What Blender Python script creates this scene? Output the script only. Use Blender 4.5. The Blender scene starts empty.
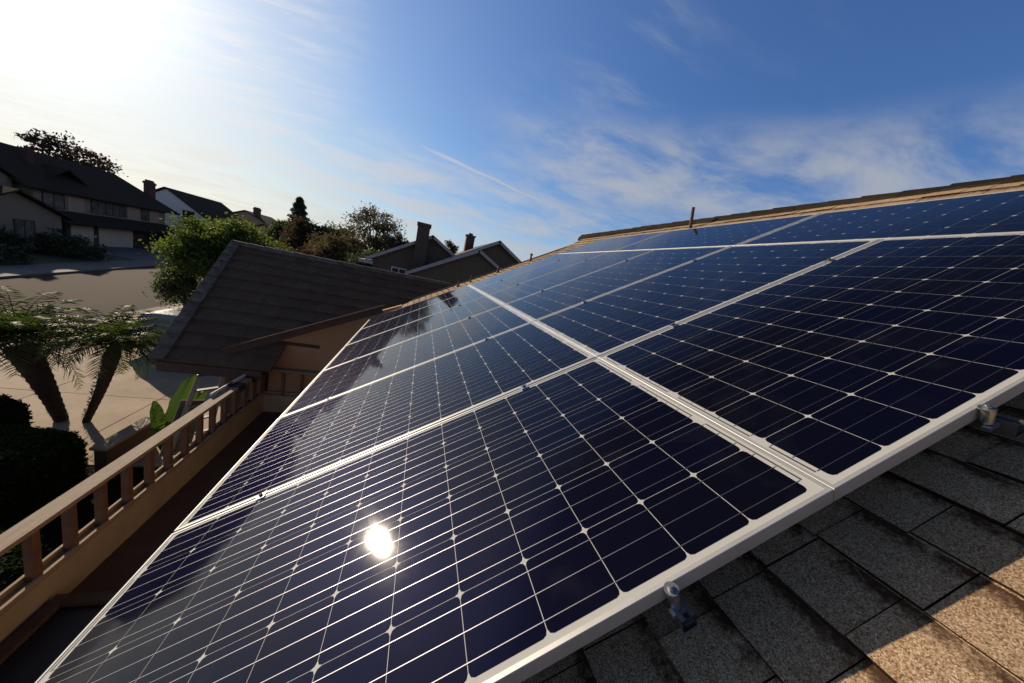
import bpy, bmesh, math, random
from math import radians, sin, cos, pi, sqrt, tan
from mathutils import Vector, Matrix
random.seed(7)
S = bpy.context.scene
COL = S.collection

# ------------------------------------------------------------------ camera
cam_d = bpy.data.cameras.new('camera'); cam = bpy.data.objects.new('camera', cam_d); COL.objects.link(cam)
cam_d.sensor_width = 36.0; cam_d.lens = 319.863/1024*36.0
cam_d.clip_start = 0.02; cam_d.clip_end = 6000
cam.matrix_world = Matrix(((0.944162, -0.143522, -0.296581, -0.900976),
                           (-0.257785, 0.238814, -0.936224, -0.388142),
                           (0.205197, 0.960401, 0.188481, 0.291893),
                           (0, 0, 0, 1)))
S.camera = cam

# ------------------------------------------------------------------ light
SUN = Vector((-0.60857, 0.71267, 0.34892)).normalized()
W = bpy.data.worlds.new('World'); S.world = W; W.use_nodes = True
nt = W.node_tree; nt.nodes.clear()
def N(t, **k):
    n = nt.nodes.new(t)
    for a, b in k.items(): setattr(n, a, b)
    return n
def L(a, b): nt.links.new(a, b)
def val(x):
    return x
def math_(op, a, b=None, c=None, clamp=False):
    n = N('ShaderNodeMath', operation=op); n.use_clamp = clamp
    for i, x in enumerate((a, b, c)):
        if x is None: continue
        if isinstance(x, (int, float)): n.inputs[i].default_value = x
        else: L(x, n.inputs[i])
    return n.outputs[0]
def vdot(a, v):
    n = N('ShaderNodeVectorMath', operation='DOT_PRODUCT'); L(a, n.inputs[0]); n.inputs[1].default_value = v
    return n.outputs['Value']
def smooth(x, a, b):
    n = N('ShaderNodeMapRange', interpolation_type='SMOOTHSTEP'); L(x, n.inputs[0])
    n.inputs[1].default_value = a; n.inputs[2].default_value = b; n.inputs[3].default_value = 0; n.inputs[4].default_value = 1
    return n.outputs[0]
out = N('ShaderNodeOutputWorld'); bg = N('ShaderNodeBackground'); L(bg.outputs[0], out.inputs[0])
sky = N('ShaderNodeTexSky', sky_type='NISHITA'); sky.sun_disc = False
sky.sun_elevation = radians(20.42); sky.sun_rotation = radians(-40.5)
sky.air_density = 1.0; sky.dust_density = 0.5; sky.ozone_density = 2.5; sky.altitude = 100
tc = N('ShaderNodeTexCoord'); D = tc.outputs['Generated']
sx = N('ShaderNodeSeparateXYZ'); L(D, sx.inputs[0])
zc = math_('ADD', math_('MAXIMUM', sx.outputs[2], 0.0), 0.13)
cb = N('ShaderNodeCombineXYZ')
L(math_('DIVIDE', sx.outputs[0], zc), cb.inputs[0]); L(math_('DIVIDE', sx.outputs[1], zc), cb.inputs[1])
def cloudnoise(rot, scl, scale, detail, dist, loc=(0, 0, 0)):
    m = N('ShaderNodeMapping'); m.inputs['Rotation'].default_value = (0, 0, rot); m.inputs['Scale'].default_value = scl
    m.inputs['Location'].default_value = loc
    L(cb.outputs[0], m.inputs[0])
    n = N('ShaderNodeTexNoise'); n.inputs['Scale'].default_value = scale; n.inputs['Detail'].default_value = detail
    n.inputs['Roughness'].default_value = 0.62; n.inputs['Distortion'].default_value = dist
    L(m.outputs[0], n.inputs['Vector']); return n.outputs[0]
def blob(v, a, b):
    v = Vector(v).normalized(); return smooth(vdot(D, v), cos(radians(a)), cos(radians(b)))
sd = vdot(D, SUN)
WORLD_CLOUDS = True
thin = smooth(cloudnoise(0.9, (0.8, 2.6, 1), 0.9, 8, 0.3, (1.3, 0.2, 0)), 0.50, 0.85)
rip = smooth(cloudnoise(1.0, (1.2, 5.0, 1), 2.4, 8, 0.5, (2.1, 0.7, 0)), 0.40, 0.72)
puff = smooth(cloudnoise(0.35, (1.0, 1.5, 1), 1.5, 11, 0.35, (4.2, 3.3, 0)), 0.34, 0.66)
el = sx.outputs[2]
band = math_('MULTIPLY', smooth(el, 0.20, 0.29), math_('SUBTRACT', 1.0, smooth(el, 0.36, 0.47)))
east = smooth(vdot(D, Vector((0.76, -0.65, 0))), -0.62, -0.25)
low = math_('SUBTRACT', 1.0, smooth(el, 0.20, 0.32))
sunreg = smooth(sd, cos(radians(30)), cos(radians(12)))
streak = math_('MULTIPLY', blob((0.43, 0.74, 0.50), 11, 3), 0.45)
cl = math_('MULTIPLY', puff, math_('MULTIPLY', band, math_('MULTIPLY', east, 0.82)))
cl = math_('MAXIMUM', cl, math_('MULTIPLY', math_('MULTIPLY', puff, low), 0.80))
cl = math_('MAXIMUM', cl, math_('MULTIPLY', thin, math_('ADD', 0.30, streak)))
cl = math_('MAXIMUM', cl, math_('MULTIPLY', math_('MULTIPLY', math_('ADD', math_('MULTIPLY', rip, 0.60), 0.30), sunreg), 0.9))
# contrail: a thin great-circle arc low in the sky
ca = Vector((-0.052, 0.958, 0.283)).normalized(); cbv = Vector((0.347, 0.912, 0.217)).normalized(); cn = ca.cross(cbv).normalized(); cm = (ca+cbv).normalized()
wob = math_('MULTIPLY', math_('SUBTRACT', cloudnoise(0, (1, 1, 1), 6.0, 4, 0), 0.5), 0.010)
dist = math_('ABSOLUTE', math_('ADD', vdot(D, cn), wob))
con = math_('MULTIPLY', math_('SUBTRACT', 1.0, smooth(dist, 0.0005, 0.0065)), smooth(vdot(D, cm), cos(radians(13)), cos(radians(7))))
cl = math_('MAXIMUM', cl, math_('MULTIPLY', con, 0.75))
lowhaze = math_('POWER', math_('SUBTRACT', 1.0, math_('MAXIMUM', sx.outputs[2], 0.0), clamp=True), 9.0)
cl = math_('MULTIPLY', cl, 0.85)
g1 = math_('POWER', math_('MAXIMUM', sd, 0.0), 14.0)
g2 = math_('POWER', math_('MAXIMUM', sd, 0.0), 60.0)
# radiance of cloud / haze (bright near the sun: forward scattering)
cr = math_('ADD', 9.0, math_('ADD', math_('MULTIPLY', g1, 9.0), math_('MULTIPLY', math_('POWER', math_('MAXIMUM', sd, 0.0), 3.0), 4.0)))
ccol = N('ShaderNodeMix', data_type='RGBA', blend_type='MULTIPLY'); ccol.inputs[0].default_value = 1
ccol.inputs[6].default_value = (0.93, 0.96, 1.0, 1)
cx_ = N('ShaderNodeCombineXYZ')
for i in range(3): L(cr, cx_.inputs[i])
L(cx_.outputs[0], ccol.inputs[7])
tint = N('ShaderNodeMix', data_type='RGBA', blend_type='MULTIPLY'); tint.inputs[0].default_value = 1
L(sky.outputs[0], tint.inputs[6]); tint.inputs[7].default_value = (1.22, 1.70, 2.55, 1)
mx = N('ShaderNodeMix', data_type='RGBA'); L(tint.outputs[2], mx.inputs[6]); L(ccol.outputs[2], mx.inputs[7])
hz = math_('MULTIPLY', lowhaze, 0.60)
fac = math_('SUBTRACT', 1.0, math_('MULTIPLY', math_('SUBTRACT', 1.0, cl), math_('SUBTRACT', 1.0, hz)), clamp=True)
L(fac, mx.inputs[0])
# aureole of thin high haze round the sun
ad = N('ShaderNodeMix', data_type='RGBA', blend_type='ADD'); ad.inputs[0].default_value = 1
au = N('ShaderNodeCombineXYZ')
a0 = math_('ADD', math_('ADD', math_('MULTIPLY', math_('POWER', math_('MAXIMUM', sd, 0.0), 3.5), 2.0), math_('MULTIPLY', g1, 2.0)), 0.0)
L(a0, au.inputs[0]); L(math_('MULTIPLY', a0, 0.97), au.inputs[1]); L(math_('MULTIPLY', a0, 0.90), au.inputs[2])
L(mx.outputs[2], ad.inputs[6]); L(au.outputs[0], ad.inputs[7])
# bright sky soft-clipped as by a tone curve; unseen zenith dimmed to deepen shade
sep = N('ShaderNodeSeparateXYZ'); L(ad.outputs[2], sep.inputs[0]); cmb = N('ShaderNodeCombineXYZ')
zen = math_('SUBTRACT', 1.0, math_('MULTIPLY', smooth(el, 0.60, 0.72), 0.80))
warm = math_('MULTIPLY', smooth(sd, 0.62, 0.97), math_('SUBTRACT', 1.0, smooth(el, 0.05, 0.42)))
core = math_('MULTIPLY', math_('POWER', math_('MAXIMUM', sd, 0.0), 90.0), 9.0)
for i_, (k_, w_) in enumerate(((22.0, 0.0), (21.2, 0.04), (20.6, 0.12))):
    c_ = sep.outputs[i_]
    q_ = math_('DIVIDE', c_, math_('SQRT', math_('ADD', 1.0, math_('POWER', math_('DIVIDE', c_, k_), 2.0))))
    q_ = math_('MULTIPLY', q_, math_('SUBTRACT', 1.0, math_('MULTIPLY', warm, w_)))
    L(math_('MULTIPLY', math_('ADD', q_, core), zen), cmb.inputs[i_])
L(cmb.outputs[0], bg.inputs[0]); bg.inputs[1].default_value = 0.05
sun_d = bpy.data.lights.new('sun', 'SUN'); sun_d.energy = 5.0; sun_d.angle = radians(0.53); sun_d.color = (1.0, 0.83, 0.64)
sun = bpy.data.objects.new('sun', sun_d); COL.objects.link(sun)
sun.rotation_euler = SUN.to_track_quat('Z', 'Y').to_euler(); sun.location = (-20, 25, 30)
S.view_settings.view_transform = 'Standard'; S.view_settings.look = 'None'
S.view_settings.exposure = 0.25; S.view_settings.gamma = 1; S.view_settings.use_curve_mapping = False
S.render.engine = 'CYCLES'

# ------------------------------------------------------------------ helpers
def tag(o, label=None, cat=None, group=None, kind=None):
    if label: o['label'] = label
    if cat: o['category'] = cat
    if group: o['group'] = group
    if kind: o['kind'] = kind
    return o
def empty(name, loc, label, cat, group=None, mat=None):
    o = bpy.data.objects.new(name, None); COL.objects.link(o); o.empty_display_size = 0.2
    if mat is not None: o.matrix_world = mat
    else: o.location = loc
    o['_o'] = list(loc) if mat is None else [0, 0, 0]
    return tag(o, label, cat, group)
def origin(p): return Vector(p['_o']) if p is not None and '_o' in p else Vector((0, 0, 0))
class MB:
    def __init__(s): s.v = []; s.f = []; s.m = []
    def poly(s, pts, m=0):
        b = len(s.v); s.v += [tuple(p) for p in pts]; s.f.append(tuple(range(b, b+len(pts)))); s.m.append(m)
    def hexa(s, p, m=0):      # 8 points: bottom 4 ccw, top 4 ccw
        b = len(s.v); s.v += [tuple(q) for q in p]
        for f in ((3, 2, 1, 0), (4, 5, 6, 7), (0, 1, 5, 4), (1, 2, 6, 5), (2, 3, 7, 6), (3, 0, 4, 7)):
            s.f.append(tuple(b+i for i in f)); s.m.append(m)
        return s
    def box(s, x0, x1, y0, y1, z0, z1, m=0):
        return s.hexa([(x0, y0, z0), (x1, y0, z0), (x1, y1, z0), (x0, y1, z0), (x0, y0, z1), (x1, y0, z1), (x1, y1, z1), (x0, y1, z1)], m)
    def bar(s, a, b, w, h, up=(0, 0, 1), m=0):   # rectangular bar from a to b
        a = Vector(a); b = Vector(b); d = (b-a).normalized(); up = Vector(up)
        r = d.cross(up).normalized()*(w/2); t = r.cross(d).normalized()*(h/2)
        return s.hexa([a-r-t, a+r-t, b+r-t, b-r-t, a-r+t, a+r+t, b+r+t, b-r+t], m)
    def tube(s, pts, rad, n=8, m=0, cap=True):
        pts = [Vector(p) for p in pts]
        if not isinstance(rad, (list, tuple)): rad = [rad]*len(pts)
        rings = []
        d0 = (pts[1]-pts[0]).normalized()
        ref = Vector((0, 0, 1)) if abs(d0.z) < 0.9 else Vector((1, 0, 0))
        for i, p in enumerate(pts):
            d = (pts[min(i+1, len(pts)-1)]-pts[max(i-1, 0)]).normalized()
            x = d.cross(ref).normalized(); y = x.cross(d).normalized()
            b = len(s.v)
            for k in range(n):
                a = 2*pi*k/n; s.v.append(tuple(p+(x*cos(a)+y*sin(a))*rad[i]))
            rings.append(b)
        for i in range(len(pts)-1):
            for k in range(n):
                s.f.append((rings[i]+k, rings[i]+(k+1) % n, rings[i+1]+(k+1) % n, rings[i+1]+k)); s.m.append(m)
        if cap:
            s.f.append(tuple(rings[0]+k for k in range(n))[::-1]); s.m.append(m)
            s.f.append(tuple(rings[-1]+k for k in range(n))); s.m.append(m)
        return s
    def slab(s, pts, th, m=0, n=None):      # polygon extruded by th along -normal
        pts = [Vector(p) for p in pts]
        if n is None: n = (pts[1]-pts[0]).cross(pts[2]-pts[0]).normalized()
        n = Vector(n); q = [p-n*th for p in pts]
        s.poly(pts, m); s.poly(q[::-1], m)
        for i in range(len(pts)):
            j = (i+1) % len(pts); s.poly([pts[j], pts[i], q[i], q[j]], m)
        return s
    def build(s, name, mats, parent=None, bevel=0, smooth=False, label=None):
        me = bpy.data.meshes.new(name); o0 = origin(parent)
        me.from_pydata([(x-o0.x, y-o0.y, z-o0.z) for x, y, z in s.v], [], s.f)
        if not isinstance(mats, (list, tuple)): mats = [mats]
        for m in mats: me.materials.append(m)
        if len(mats) > 1: me.polygons.foreach_set('material_index', s.m)
        if smooth: me.polygons.foreach_set('use_smooth', [True]*len(me.polygons))
        me.update()
        o = bpy.data.objects.new(name, me); COL.objects.link(o)
        if parent is not None: o.parent = parent; o['_o'] = list(o0)
        if bevel:
            b = o.modifiers.new('bevel', 'BEVEL'); b.width = bevel; b.segments = 2; b.limit_method = 'ANGLE'
        if label: o['label'] = label
        return o
def copy_tree(o, parent=None):
    c = o.copy(); COL.objects.link(c)
    if parent is not None: c.parent = parent
    for ch in [x for x in bpy.data.objects if x.parent == o]: copy_tree(ch, c)
    return c
def mat(name, col, rough=0.7, metal=0.0, var=0.0, vscale=3.0, bump=0.0, bscale=20.0, col2=None, coat=0.0, spec=0.5,
        trans=None, island=0.0, coords='Object', stretch=(1, 1, 1), coat_rough=0.03, fine=0.0, fscale=300.0):
    m = bpy.data.materials.new(name); m.use_nodes = True; t = m.node_tree; b = t.nodes['Principled BSDF']
    b.inputs['Roughness'].default_value = rough; b.inputs['Metallic'].default_value = metal
    b.inputs['Specular IOR Level'].default_value = spec
    if coat: b.inputs['Coat Weight'].default_value = coat; b.inputs['Coat Roughness'].default_value = coat_rough
    c = (*col, 1); b.inputs['Base Color'].default_value = c
    tc = t.nodes.new('ShaderNodeTexCoord'); mp = t.nodes.new('ShaderNodeMapping'); mp.inputs['Scale'].default_value = stretch
    t.links.new(tc.outputs[coords], mp.inputs[0])
    src = None
    c2 = (*(col2 if col2 else [x*0.5 for x in col]), 1)
    if var:
        n = t.nodes.new('ShaderNodeTexNoise'); n.inputs['Scale'].default_value = vscale; n.inputs['Detail'].default_value = 7
        n.inputs['Roughness'].default_value = 0.65
        t.links.new(mp.outputs[0], n.inputs['Vector'])
        r = t.nodes.new('ShaderNodeMapRange'); r.inputs[1].default_value = 0.38; r.inputs[2].default_value = 0.68; r.inputs[4].default_value = var
        t.links.new(n.outputs[0], r.inputs[0])
        x = t.nodes.new('ShaderNodeMix'); x.data_type = 'RGBA'; x.inputs[6].default_value = c; x.inputs[7].default_value = c2
        t.links.new(r.outputs[0], x.inputs[0]); src = x.outputs[2]
    def mul(src, facout, lo, hi):
        r = t.nodes.new('ShaderNodeMapRange'); r.inputs[3].default_value = lo; r.inputs[4].default_value = hi
        t.links.new(facout, r.inputs[0])
        x = t.nodes.new('ShaderNodeVectorMath'); x.operation = 'SCALE'
        if src is None: x.inputs[0].default_value = c[:3]
        else: t.links.new(src, x.inputs[0])
        t.links.new(r.outputs[0], x.inputs['Scale']); return x.outputs[0]
    if fine:
        n = t.nodes.new('ShaderNodeTexNoise'); n.inputs['Scale'].default_value = fscale; n.inputs['Detail'].default_value = 2
        t.links.new(mp.outputs[0], n.inputs['Vector']); 
        r = t.nodes.new('ShaderNodeMapRange'); r.inputs[1].default_value = 0.3; r.inputs[2].default_value = 0.7
        t.links.new(n.outputs[0], r.inputs[0]); src = mul(src, r.outputs[0], 1-fine, 1+fine)
    if island:
        g = t.nodes.new('ShaderNodeNewGeometry'); src = mul(src, g.outputs['Random Per Island'], 1-island, 1+island)
    if src is not None: t.links.new(src, b.inputs['Base Color'])
    if bump:
        n = t.nodes.new('ShaderNodeTexNoise'); n.inputs['Scale'].default_value = bscale; n.inputs['Detail'].default_value = 5
        t.links.new(mp.outputs[0], n.inputs['Vector']); bp = t.nodes.new('ShaderNodeBump'); bp.inputs['Strength'].default_value = bump
        bp.inputs['Distance'].default_value = 0.02
        t.links.new(n.outputs[0], bp.inputs['Height']); t.links.new(bp.outputs[0], b.inputs['Normal'])
    if trans:
        tr = t.nodes.new('ShaderNodeBsdfTranslucent'); tr.inputs[0].default_value = (*trans, 1)
        ms = t.nodes.new('ShaderNodeMixShader'); ms.inputs[0].default_value = 0.45
        o = t.nodes['Material Output']; t.links.new(b.outputs[0], ms.inputs[1]); t.links.new(tr.outputs[0], ms.inputs[2])
        t.links.new(ms.outputs[0], o.inputs[0])
    return m

M = {}
M['frame'] = mat('anodised_frame', (0.50, 0.50, 0.47), 0.45, 0.5, var=0.5, vscale=9, col2=(0.40, 0.39, 0.37), fine=0.08, fscale=500)
M['steel'] = mat('clamp_steel', (0.50, 0.50, 0.50), 0.30, 0.9, var=0.5, vscale=60, col2=(0.3, 0.3, 0.3))
M['granule'] = mat('shingle_granules', (0.36, 0.285, 0.21), 0.95, var=0.75, vscale=9, col2=(0.22, 0.165, 0.12), bump=0.9, bscale=330, spec=0.2,
                   island=0.16, fine=0.55, fscale=330)
def shingle_material():
    m = bpy.data.materials.new('shingle_granules'); m.use_nodes = True; t = m.node_tree; b = t.nodes['Principled BSDF']
    b.inputs['Roughness'].default_value = 0.95; b.inputs['Specular IOR Level'].default_value = 0.15
    def nn(k, **kw):
        n = t.nodes.new(k)
        for q, w in kw.items(): setattr(n, q, w)
        return n
    lk = t.links.new
    def mm(op, a, b_, clamp=False):
        n = nn('ShaderNodeMath', operation=op); n.use_clamp = clamp
        for i, x in enumerate((a, b_)):
            if x is None: continue
            if isinstance(x, (int, float)): n.inputs[i].default_value = x
            else: lk(x, n.inputs[i])
        return n.outputs[0]
    tc = nn('ShaderNodeTexCoord'); P = tc.outputs['Object']
    sp = nn('ShaderNodeSeparateXYZ'); lk(P, sp.inputs[0])
    # z is measured from the ground in this object; v runs up the slope
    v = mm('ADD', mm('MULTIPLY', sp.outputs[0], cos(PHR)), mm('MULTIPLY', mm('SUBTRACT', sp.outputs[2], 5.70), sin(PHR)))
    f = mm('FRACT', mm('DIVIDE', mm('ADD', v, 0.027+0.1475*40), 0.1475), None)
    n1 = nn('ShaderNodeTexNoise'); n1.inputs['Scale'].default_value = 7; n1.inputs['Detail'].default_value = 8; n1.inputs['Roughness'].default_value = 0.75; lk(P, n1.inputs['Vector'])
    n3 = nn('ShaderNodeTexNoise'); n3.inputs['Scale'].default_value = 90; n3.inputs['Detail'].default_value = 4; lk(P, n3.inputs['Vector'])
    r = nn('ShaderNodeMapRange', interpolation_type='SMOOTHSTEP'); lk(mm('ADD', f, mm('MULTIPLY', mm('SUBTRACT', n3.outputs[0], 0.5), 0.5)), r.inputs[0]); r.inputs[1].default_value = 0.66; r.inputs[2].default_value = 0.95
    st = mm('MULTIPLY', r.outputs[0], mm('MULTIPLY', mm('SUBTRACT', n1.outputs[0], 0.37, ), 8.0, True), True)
    vo = nn('ShaderNodeTexVoronoi'); vo.inputs['Scale'].default_value = 450; lk(P, vo.inputs['Vector'])
    cr = nn('ShaderNodeValToRGB'); sx2 = nn('ShaderNodeSeparateXYZ'); lk(vo.outputs['Color'], sx2.inputs[0]); lk(sx2.outputs[0], cr.inputs[0])
    e = cr.color_ramp.elements; e[0].position = 0; e[0].color = (0.14, 0.075, 0.038, 1); e[1].position = 1; e[1].color = (0.55, 0.45, 0.33, 1)
    for p_, c_ in ((0.22, (0.24, 0.145, 0.08)), (0.5, (0.36, 0.24, 0.135)), (0.8, (0.42, 0.30, 0.185))): q = e.new(p_); q.color = (*c_, 1)
    g = nn('ShaderNodeNewGeometry')
    rr = nn('ShaderNodeMapRange'); lk(g.outputs['Random Per Island'], rr.inputs[0]); rr.inputs[3].default_value = 0.82; rr.inputs[4].default_value = 1.12
    r4 = nn('ShaderNodeMapRange'); lk(n1.outputs[0], r4.inputs[0]); r4.inputs[1].default_value = 0.35; r4.inputs[2].default_value = 0.7; r4.inputs[3].default_value = 1.08; r4.inputs[4].default_value = 0.82
    sc = nn('ShaderNodeVectorMath', operation='SCALE'); lk(cr.outputs[0], sc.inputs[0]); lk(mm('MULTIPLY', rr.outputs[0], r4.outputs[0]), sc.inputs['Scale'])
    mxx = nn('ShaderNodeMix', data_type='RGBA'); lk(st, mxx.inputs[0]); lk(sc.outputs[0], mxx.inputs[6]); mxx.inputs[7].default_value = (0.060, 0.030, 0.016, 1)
    lk(mxx.outputs[2], b.inputs['Base Color'])
    bp = nn('ShaderNodeBump'); bp.inputs['Strength'].default_value = 0.45; bp.inputs['Distance'].default_value = 0.004
    lk(sx2.outputs[1], bp.inputs['Height']); lk(bp.outputs[0], b.inputs['Normal'])
    return m
PHR = radians(30)
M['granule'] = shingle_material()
M['edge'] = mat('shingle_edge', (0.030, 0.018, 0.011), 0.95, var=0.5, vscale=60, spec=0.1)
M['underlay'] = mat('roof_underlay', (0.035, 0.028, 0.022), 0.95, var=0.3)
M['ridge'] = mat('ridge_tile', (0.030, 0.023, 0.016), 0.97, spec=0.03, var=0.8, vscale=14, col2=(0.02, 0.016, 0.011), bump=0.5, bscale=60, island=0.25)
M['wingtile'] = mat('dark_concrete_tile', (0.125, 0.078, 0.050), 0.95, spec=0.1, var=0.7, vscale=5, col2=(0.088, 0.060, 0.042), bump=0.5, bscale=80, island=0.12, fine=0.2, fscale=120)
M['raketile'] = mat('rake_tile', (0.15, 0.12, 0.095), 0.9, spec=0.2, var=0.8, vscale=10, col2=(0.055, 0.045, 0.036), bump=0.5, bscale=70, island=0.2)
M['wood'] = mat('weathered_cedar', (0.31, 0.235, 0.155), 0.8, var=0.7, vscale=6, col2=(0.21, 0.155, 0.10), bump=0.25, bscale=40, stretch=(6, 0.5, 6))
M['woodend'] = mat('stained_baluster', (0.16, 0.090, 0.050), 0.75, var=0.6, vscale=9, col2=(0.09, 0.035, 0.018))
M['parapet'] = mat('tan_parapet_paint', (0.35, 0.31, 0.21), 0.9, var=0.8, vscale=2.5, col2=(0.26, 0.23, 0.155), bump=0.1, bscale=200)
M['deck'] = mat('brown_deck_coating', (0.085, 0.060, 0.042), 0.85, var=0.8, vscale=4, col2=(0.05, 0.036, 0.026), bump=0.3, bscale=100)
M['stucco'] = mat('brown_stucco', (0.42, 0.25, 0.13), 0.9, var=0.5, vscale=3, col2=(0.34, 0.20, 0.10), bump=0.4, bscale=130)
M['fascia'] = mat('brown_fascia', (0.075, 0.042, 0.027), 0.8, var=0.5, vscale=5)
M['pipe'] = mat('rusty_pipe', (0.075, 0.045, 0.035), 0.8, var=0.8, vscale=20, col2=(0.16, 0.07, 0.04))
M['concrete'] = mat('driveway_concrete', (0.41, 0.315, 0.215), 0.9, var=0.6, vscale=0.7, col2=(0.22, 0.16, 0.10), bump=0.2, bscale=60, fine=0.06, fscale=25)
M['walkgrey'] = mat('grey_concrete', (0.14, 0.122, 0.105), 0.9, var=0.6, vscale=0.9, col2=(0.10, 0.088, 0.076), bump=0.2, bscale=30)
M['asphalt'] = mat('worn_asphalt', (0.066, 0.049, 0.034), 0.95, spec=0.1, var=0.8, vscale=0.35, col2=(0.052, 0.038, 0.026), bump=0.1, bscale=50, stretch=(1, 0.35, 1), fine=0.12, fscale=12)
M['soil'] = mat('dark_mulch', (0.020, 0.014, 0.010), 0.95, spec=0.05, var=0.8, vscale=6, bump=0.8, bscale=30)
M['lawn'] = mat('lawn_green', (0.045, 0.065, 0.022), 0.95, var=0.8, vscale=3, col2=(0.07, 0.07, 0.03), bump=0.8, bscale=60)
M['terrain'] = mat('dry_terrain', (0.07, 0.07, 0.04), 0.95, var=0.9, vscale=0.05, col2=(0.04, 0.05, 0.025))
M['bark'] = mat('bark', (0.055, 0.038, 0.026), 0.95, var=0.8, vscale=12, bump=0.8, bscale=40)
M['palmbark'] = mat('palm_trunk_fibre', (0.05, 0.026, 0.016), 0.95, var=0.8, vscale=25, bump=1.0, bscale=60)
M['leaf_y'] = mat('bright_leaf', (0.055, 0.085, 0.018), 0.65, spec=0.2, var=0.6, vscale=2.0, col2=(0.04, 0.07, 0.015), trans=(0.13, 0.18, 0.03), island=0.5)
M['leaf_d'] = mat('dark_leaf', (0.032, 0.042, 0.017), 0.6, trans=(0.06, 0.09, 0.02), island=0.4)
M['leaf_r'] = mat('rusty_leaf', (0.070, 0.054, 0.030), 0.8, trans=(0.09, 0.055, 0.025), island=0.4)
M['leaf_r2'] = mat('dusky_leaf', (0.035, 0.025, 0.018), 0.8, trans=(0.03, 0.018, 0.012), island=0.4)
M['leaf_o'] = mat('olive_leaf', (0.065, 0.058, 0.027), 0.8, trans=(0.10, 0.08, 0.03), island=0.4)
M['conifer'] = mat('conifer_needles', (0.055, 0.070, 0.040), 0.7, trans=(0.05, 0.08, 0.02), island=0.4)
M['palm'] = mat('palm_leaflet', (0.042, 0.060, 0.017), 0.5, spec=0.3, trans=(0.09, 0.13, 0.025), island=0.4)
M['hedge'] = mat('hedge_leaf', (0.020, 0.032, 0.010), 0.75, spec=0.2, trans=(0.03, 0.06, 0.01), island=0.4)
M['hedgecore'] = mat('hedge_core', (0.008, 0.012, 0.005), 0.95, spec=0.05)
M['banana'] = mat('broad_leaf', (0.035, 0.065, 0.012), 0.5, var=0.6, vscale=9, col2=(0.02, 0.04, 0.008), trans=(0.05, 0.09, 0.01), stretch=(1, 1, .3))
M['wallA'] = mat('beige_stucco', (0.25, 0.185, 0.135), 0.9, var=0.4, vscale=0.8, bump=0.3, bscale=30, col2=(0.20, 0.15, 0.11))
M['peach'] = mat('peach_panel', (0.42, 0.27, 0.19), 0.9, var=0.3, vscale=1)
M['garage'] = mat('cream_garage_door', (0.58, 0.45, 0.32), 0.8, var=0.2, vscale=1)
M['trimdark'] = mat('dark_trim', (0.05, 0.034, 0.026), 0.8, var=0.4)
M['roofA'] = mat('charcoal_shingle', (0.055, 0.041, 0.030), 0.97, spec=0.05, var=0.6, vscale=2, bump=0.6, bscale=25, col2=(0.022, 0.019, 0.017), stretch=(1, 1, 6))
M['brick'] = mat('dark_red_brick', (0.10, 0.040, 0.028), 0.9, var=0.8, vscale=8, col2=(0.07, 0.03, 0.022), bump=0.5, bscale=20)
M['glass'] = mat('window_glass', (0.02, 0.022, 0.025), 0.08, spec=0.6, var=0.2)
M['blindglass'] = mat('glass_over_pale_blinds', (0.16, 0.15, 0.13), 0.15, spec=0.5, var=0.9, vscale=1.3, col2=(0.04, 0.038, 0.035))
M['trimwood'] = mat('dark_timber', (0.075, 0.045, 0.026), 0.85, var=0.7, vscale=8, col2=(0.04, 0.025, 0.016))
M['lid'] = mat('dull_dark_lid', (0.012, 0.012, 0.014), 0.4, spec=0.3)
M['white'] = mat('white_paint', (0.62, 0.60, 0.58), 0.6, var=0.3, vscale=4, col2=(0.5, 0.49, 0.47))
M['whitewall'] = mat('white_stucco', (0.62, 0.60, 0.58), 0.9, var=0.4, vscale=0.7, col2=(0.52, 0.5, 0.48))
M['sidingC'] = mat('olive_grey_siding', (0.090, 0.072, 0.050), 0.9, var=0.5, vscale=1.5, col2=(0.06, 0.048, 0.034), stretch=(5, 5, 0.4), bump=0.2, bscale=20)
M['barge'] = mat('pale_barge_board', (0.32, 0.30, 0.31), 0.7, var=0.3, vscale=3)
M['roofC'] = mat('brown_shingle', (0.12, 0.09, 0.065), 0.93, var=0.7, vscale=3, bump=0.6, bscale=25)
M['chimC'] = mat('chimney_stucco', (0.075, 0.055, 0.042), 0.9, var=0.7, vscale=4, bump=0.5, bscale=30)
M['carpaint'] = mat('dark_car_paint', (0.035, 0.04, 0.045), 0.3, 0.3, coat=1.0, var=0.1)
M['tyre'] = mat('tyre_rubber', (0.02, 0.02, 0.02), 0.85)
M['rim'] = mat('alloy_rim', (0.5, 0.5, 0.5), 0.3, 0.8)
M['alu'] = mat('ladder_aluminium', (0.22, 0.21, 0.20), 0.6, 0.5, var=0.3)
M['blue'] = mat('blue_plastic', (0.02, 0.05, 0.16), 0.4, var=0.2)
M['railalu'] = mat('mill_aluminium', (0.16, 0.16, 0.165), 0.5, 0.6, var=0.4)
M['ply'] = mat('plywood', (0.12, 0.08, 0.06), 0.85, var=0.5, vscale=8)
M['lampwhite'] = mat('white_post', (0.55, 0.55, 0.52), 0.6)

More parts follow.
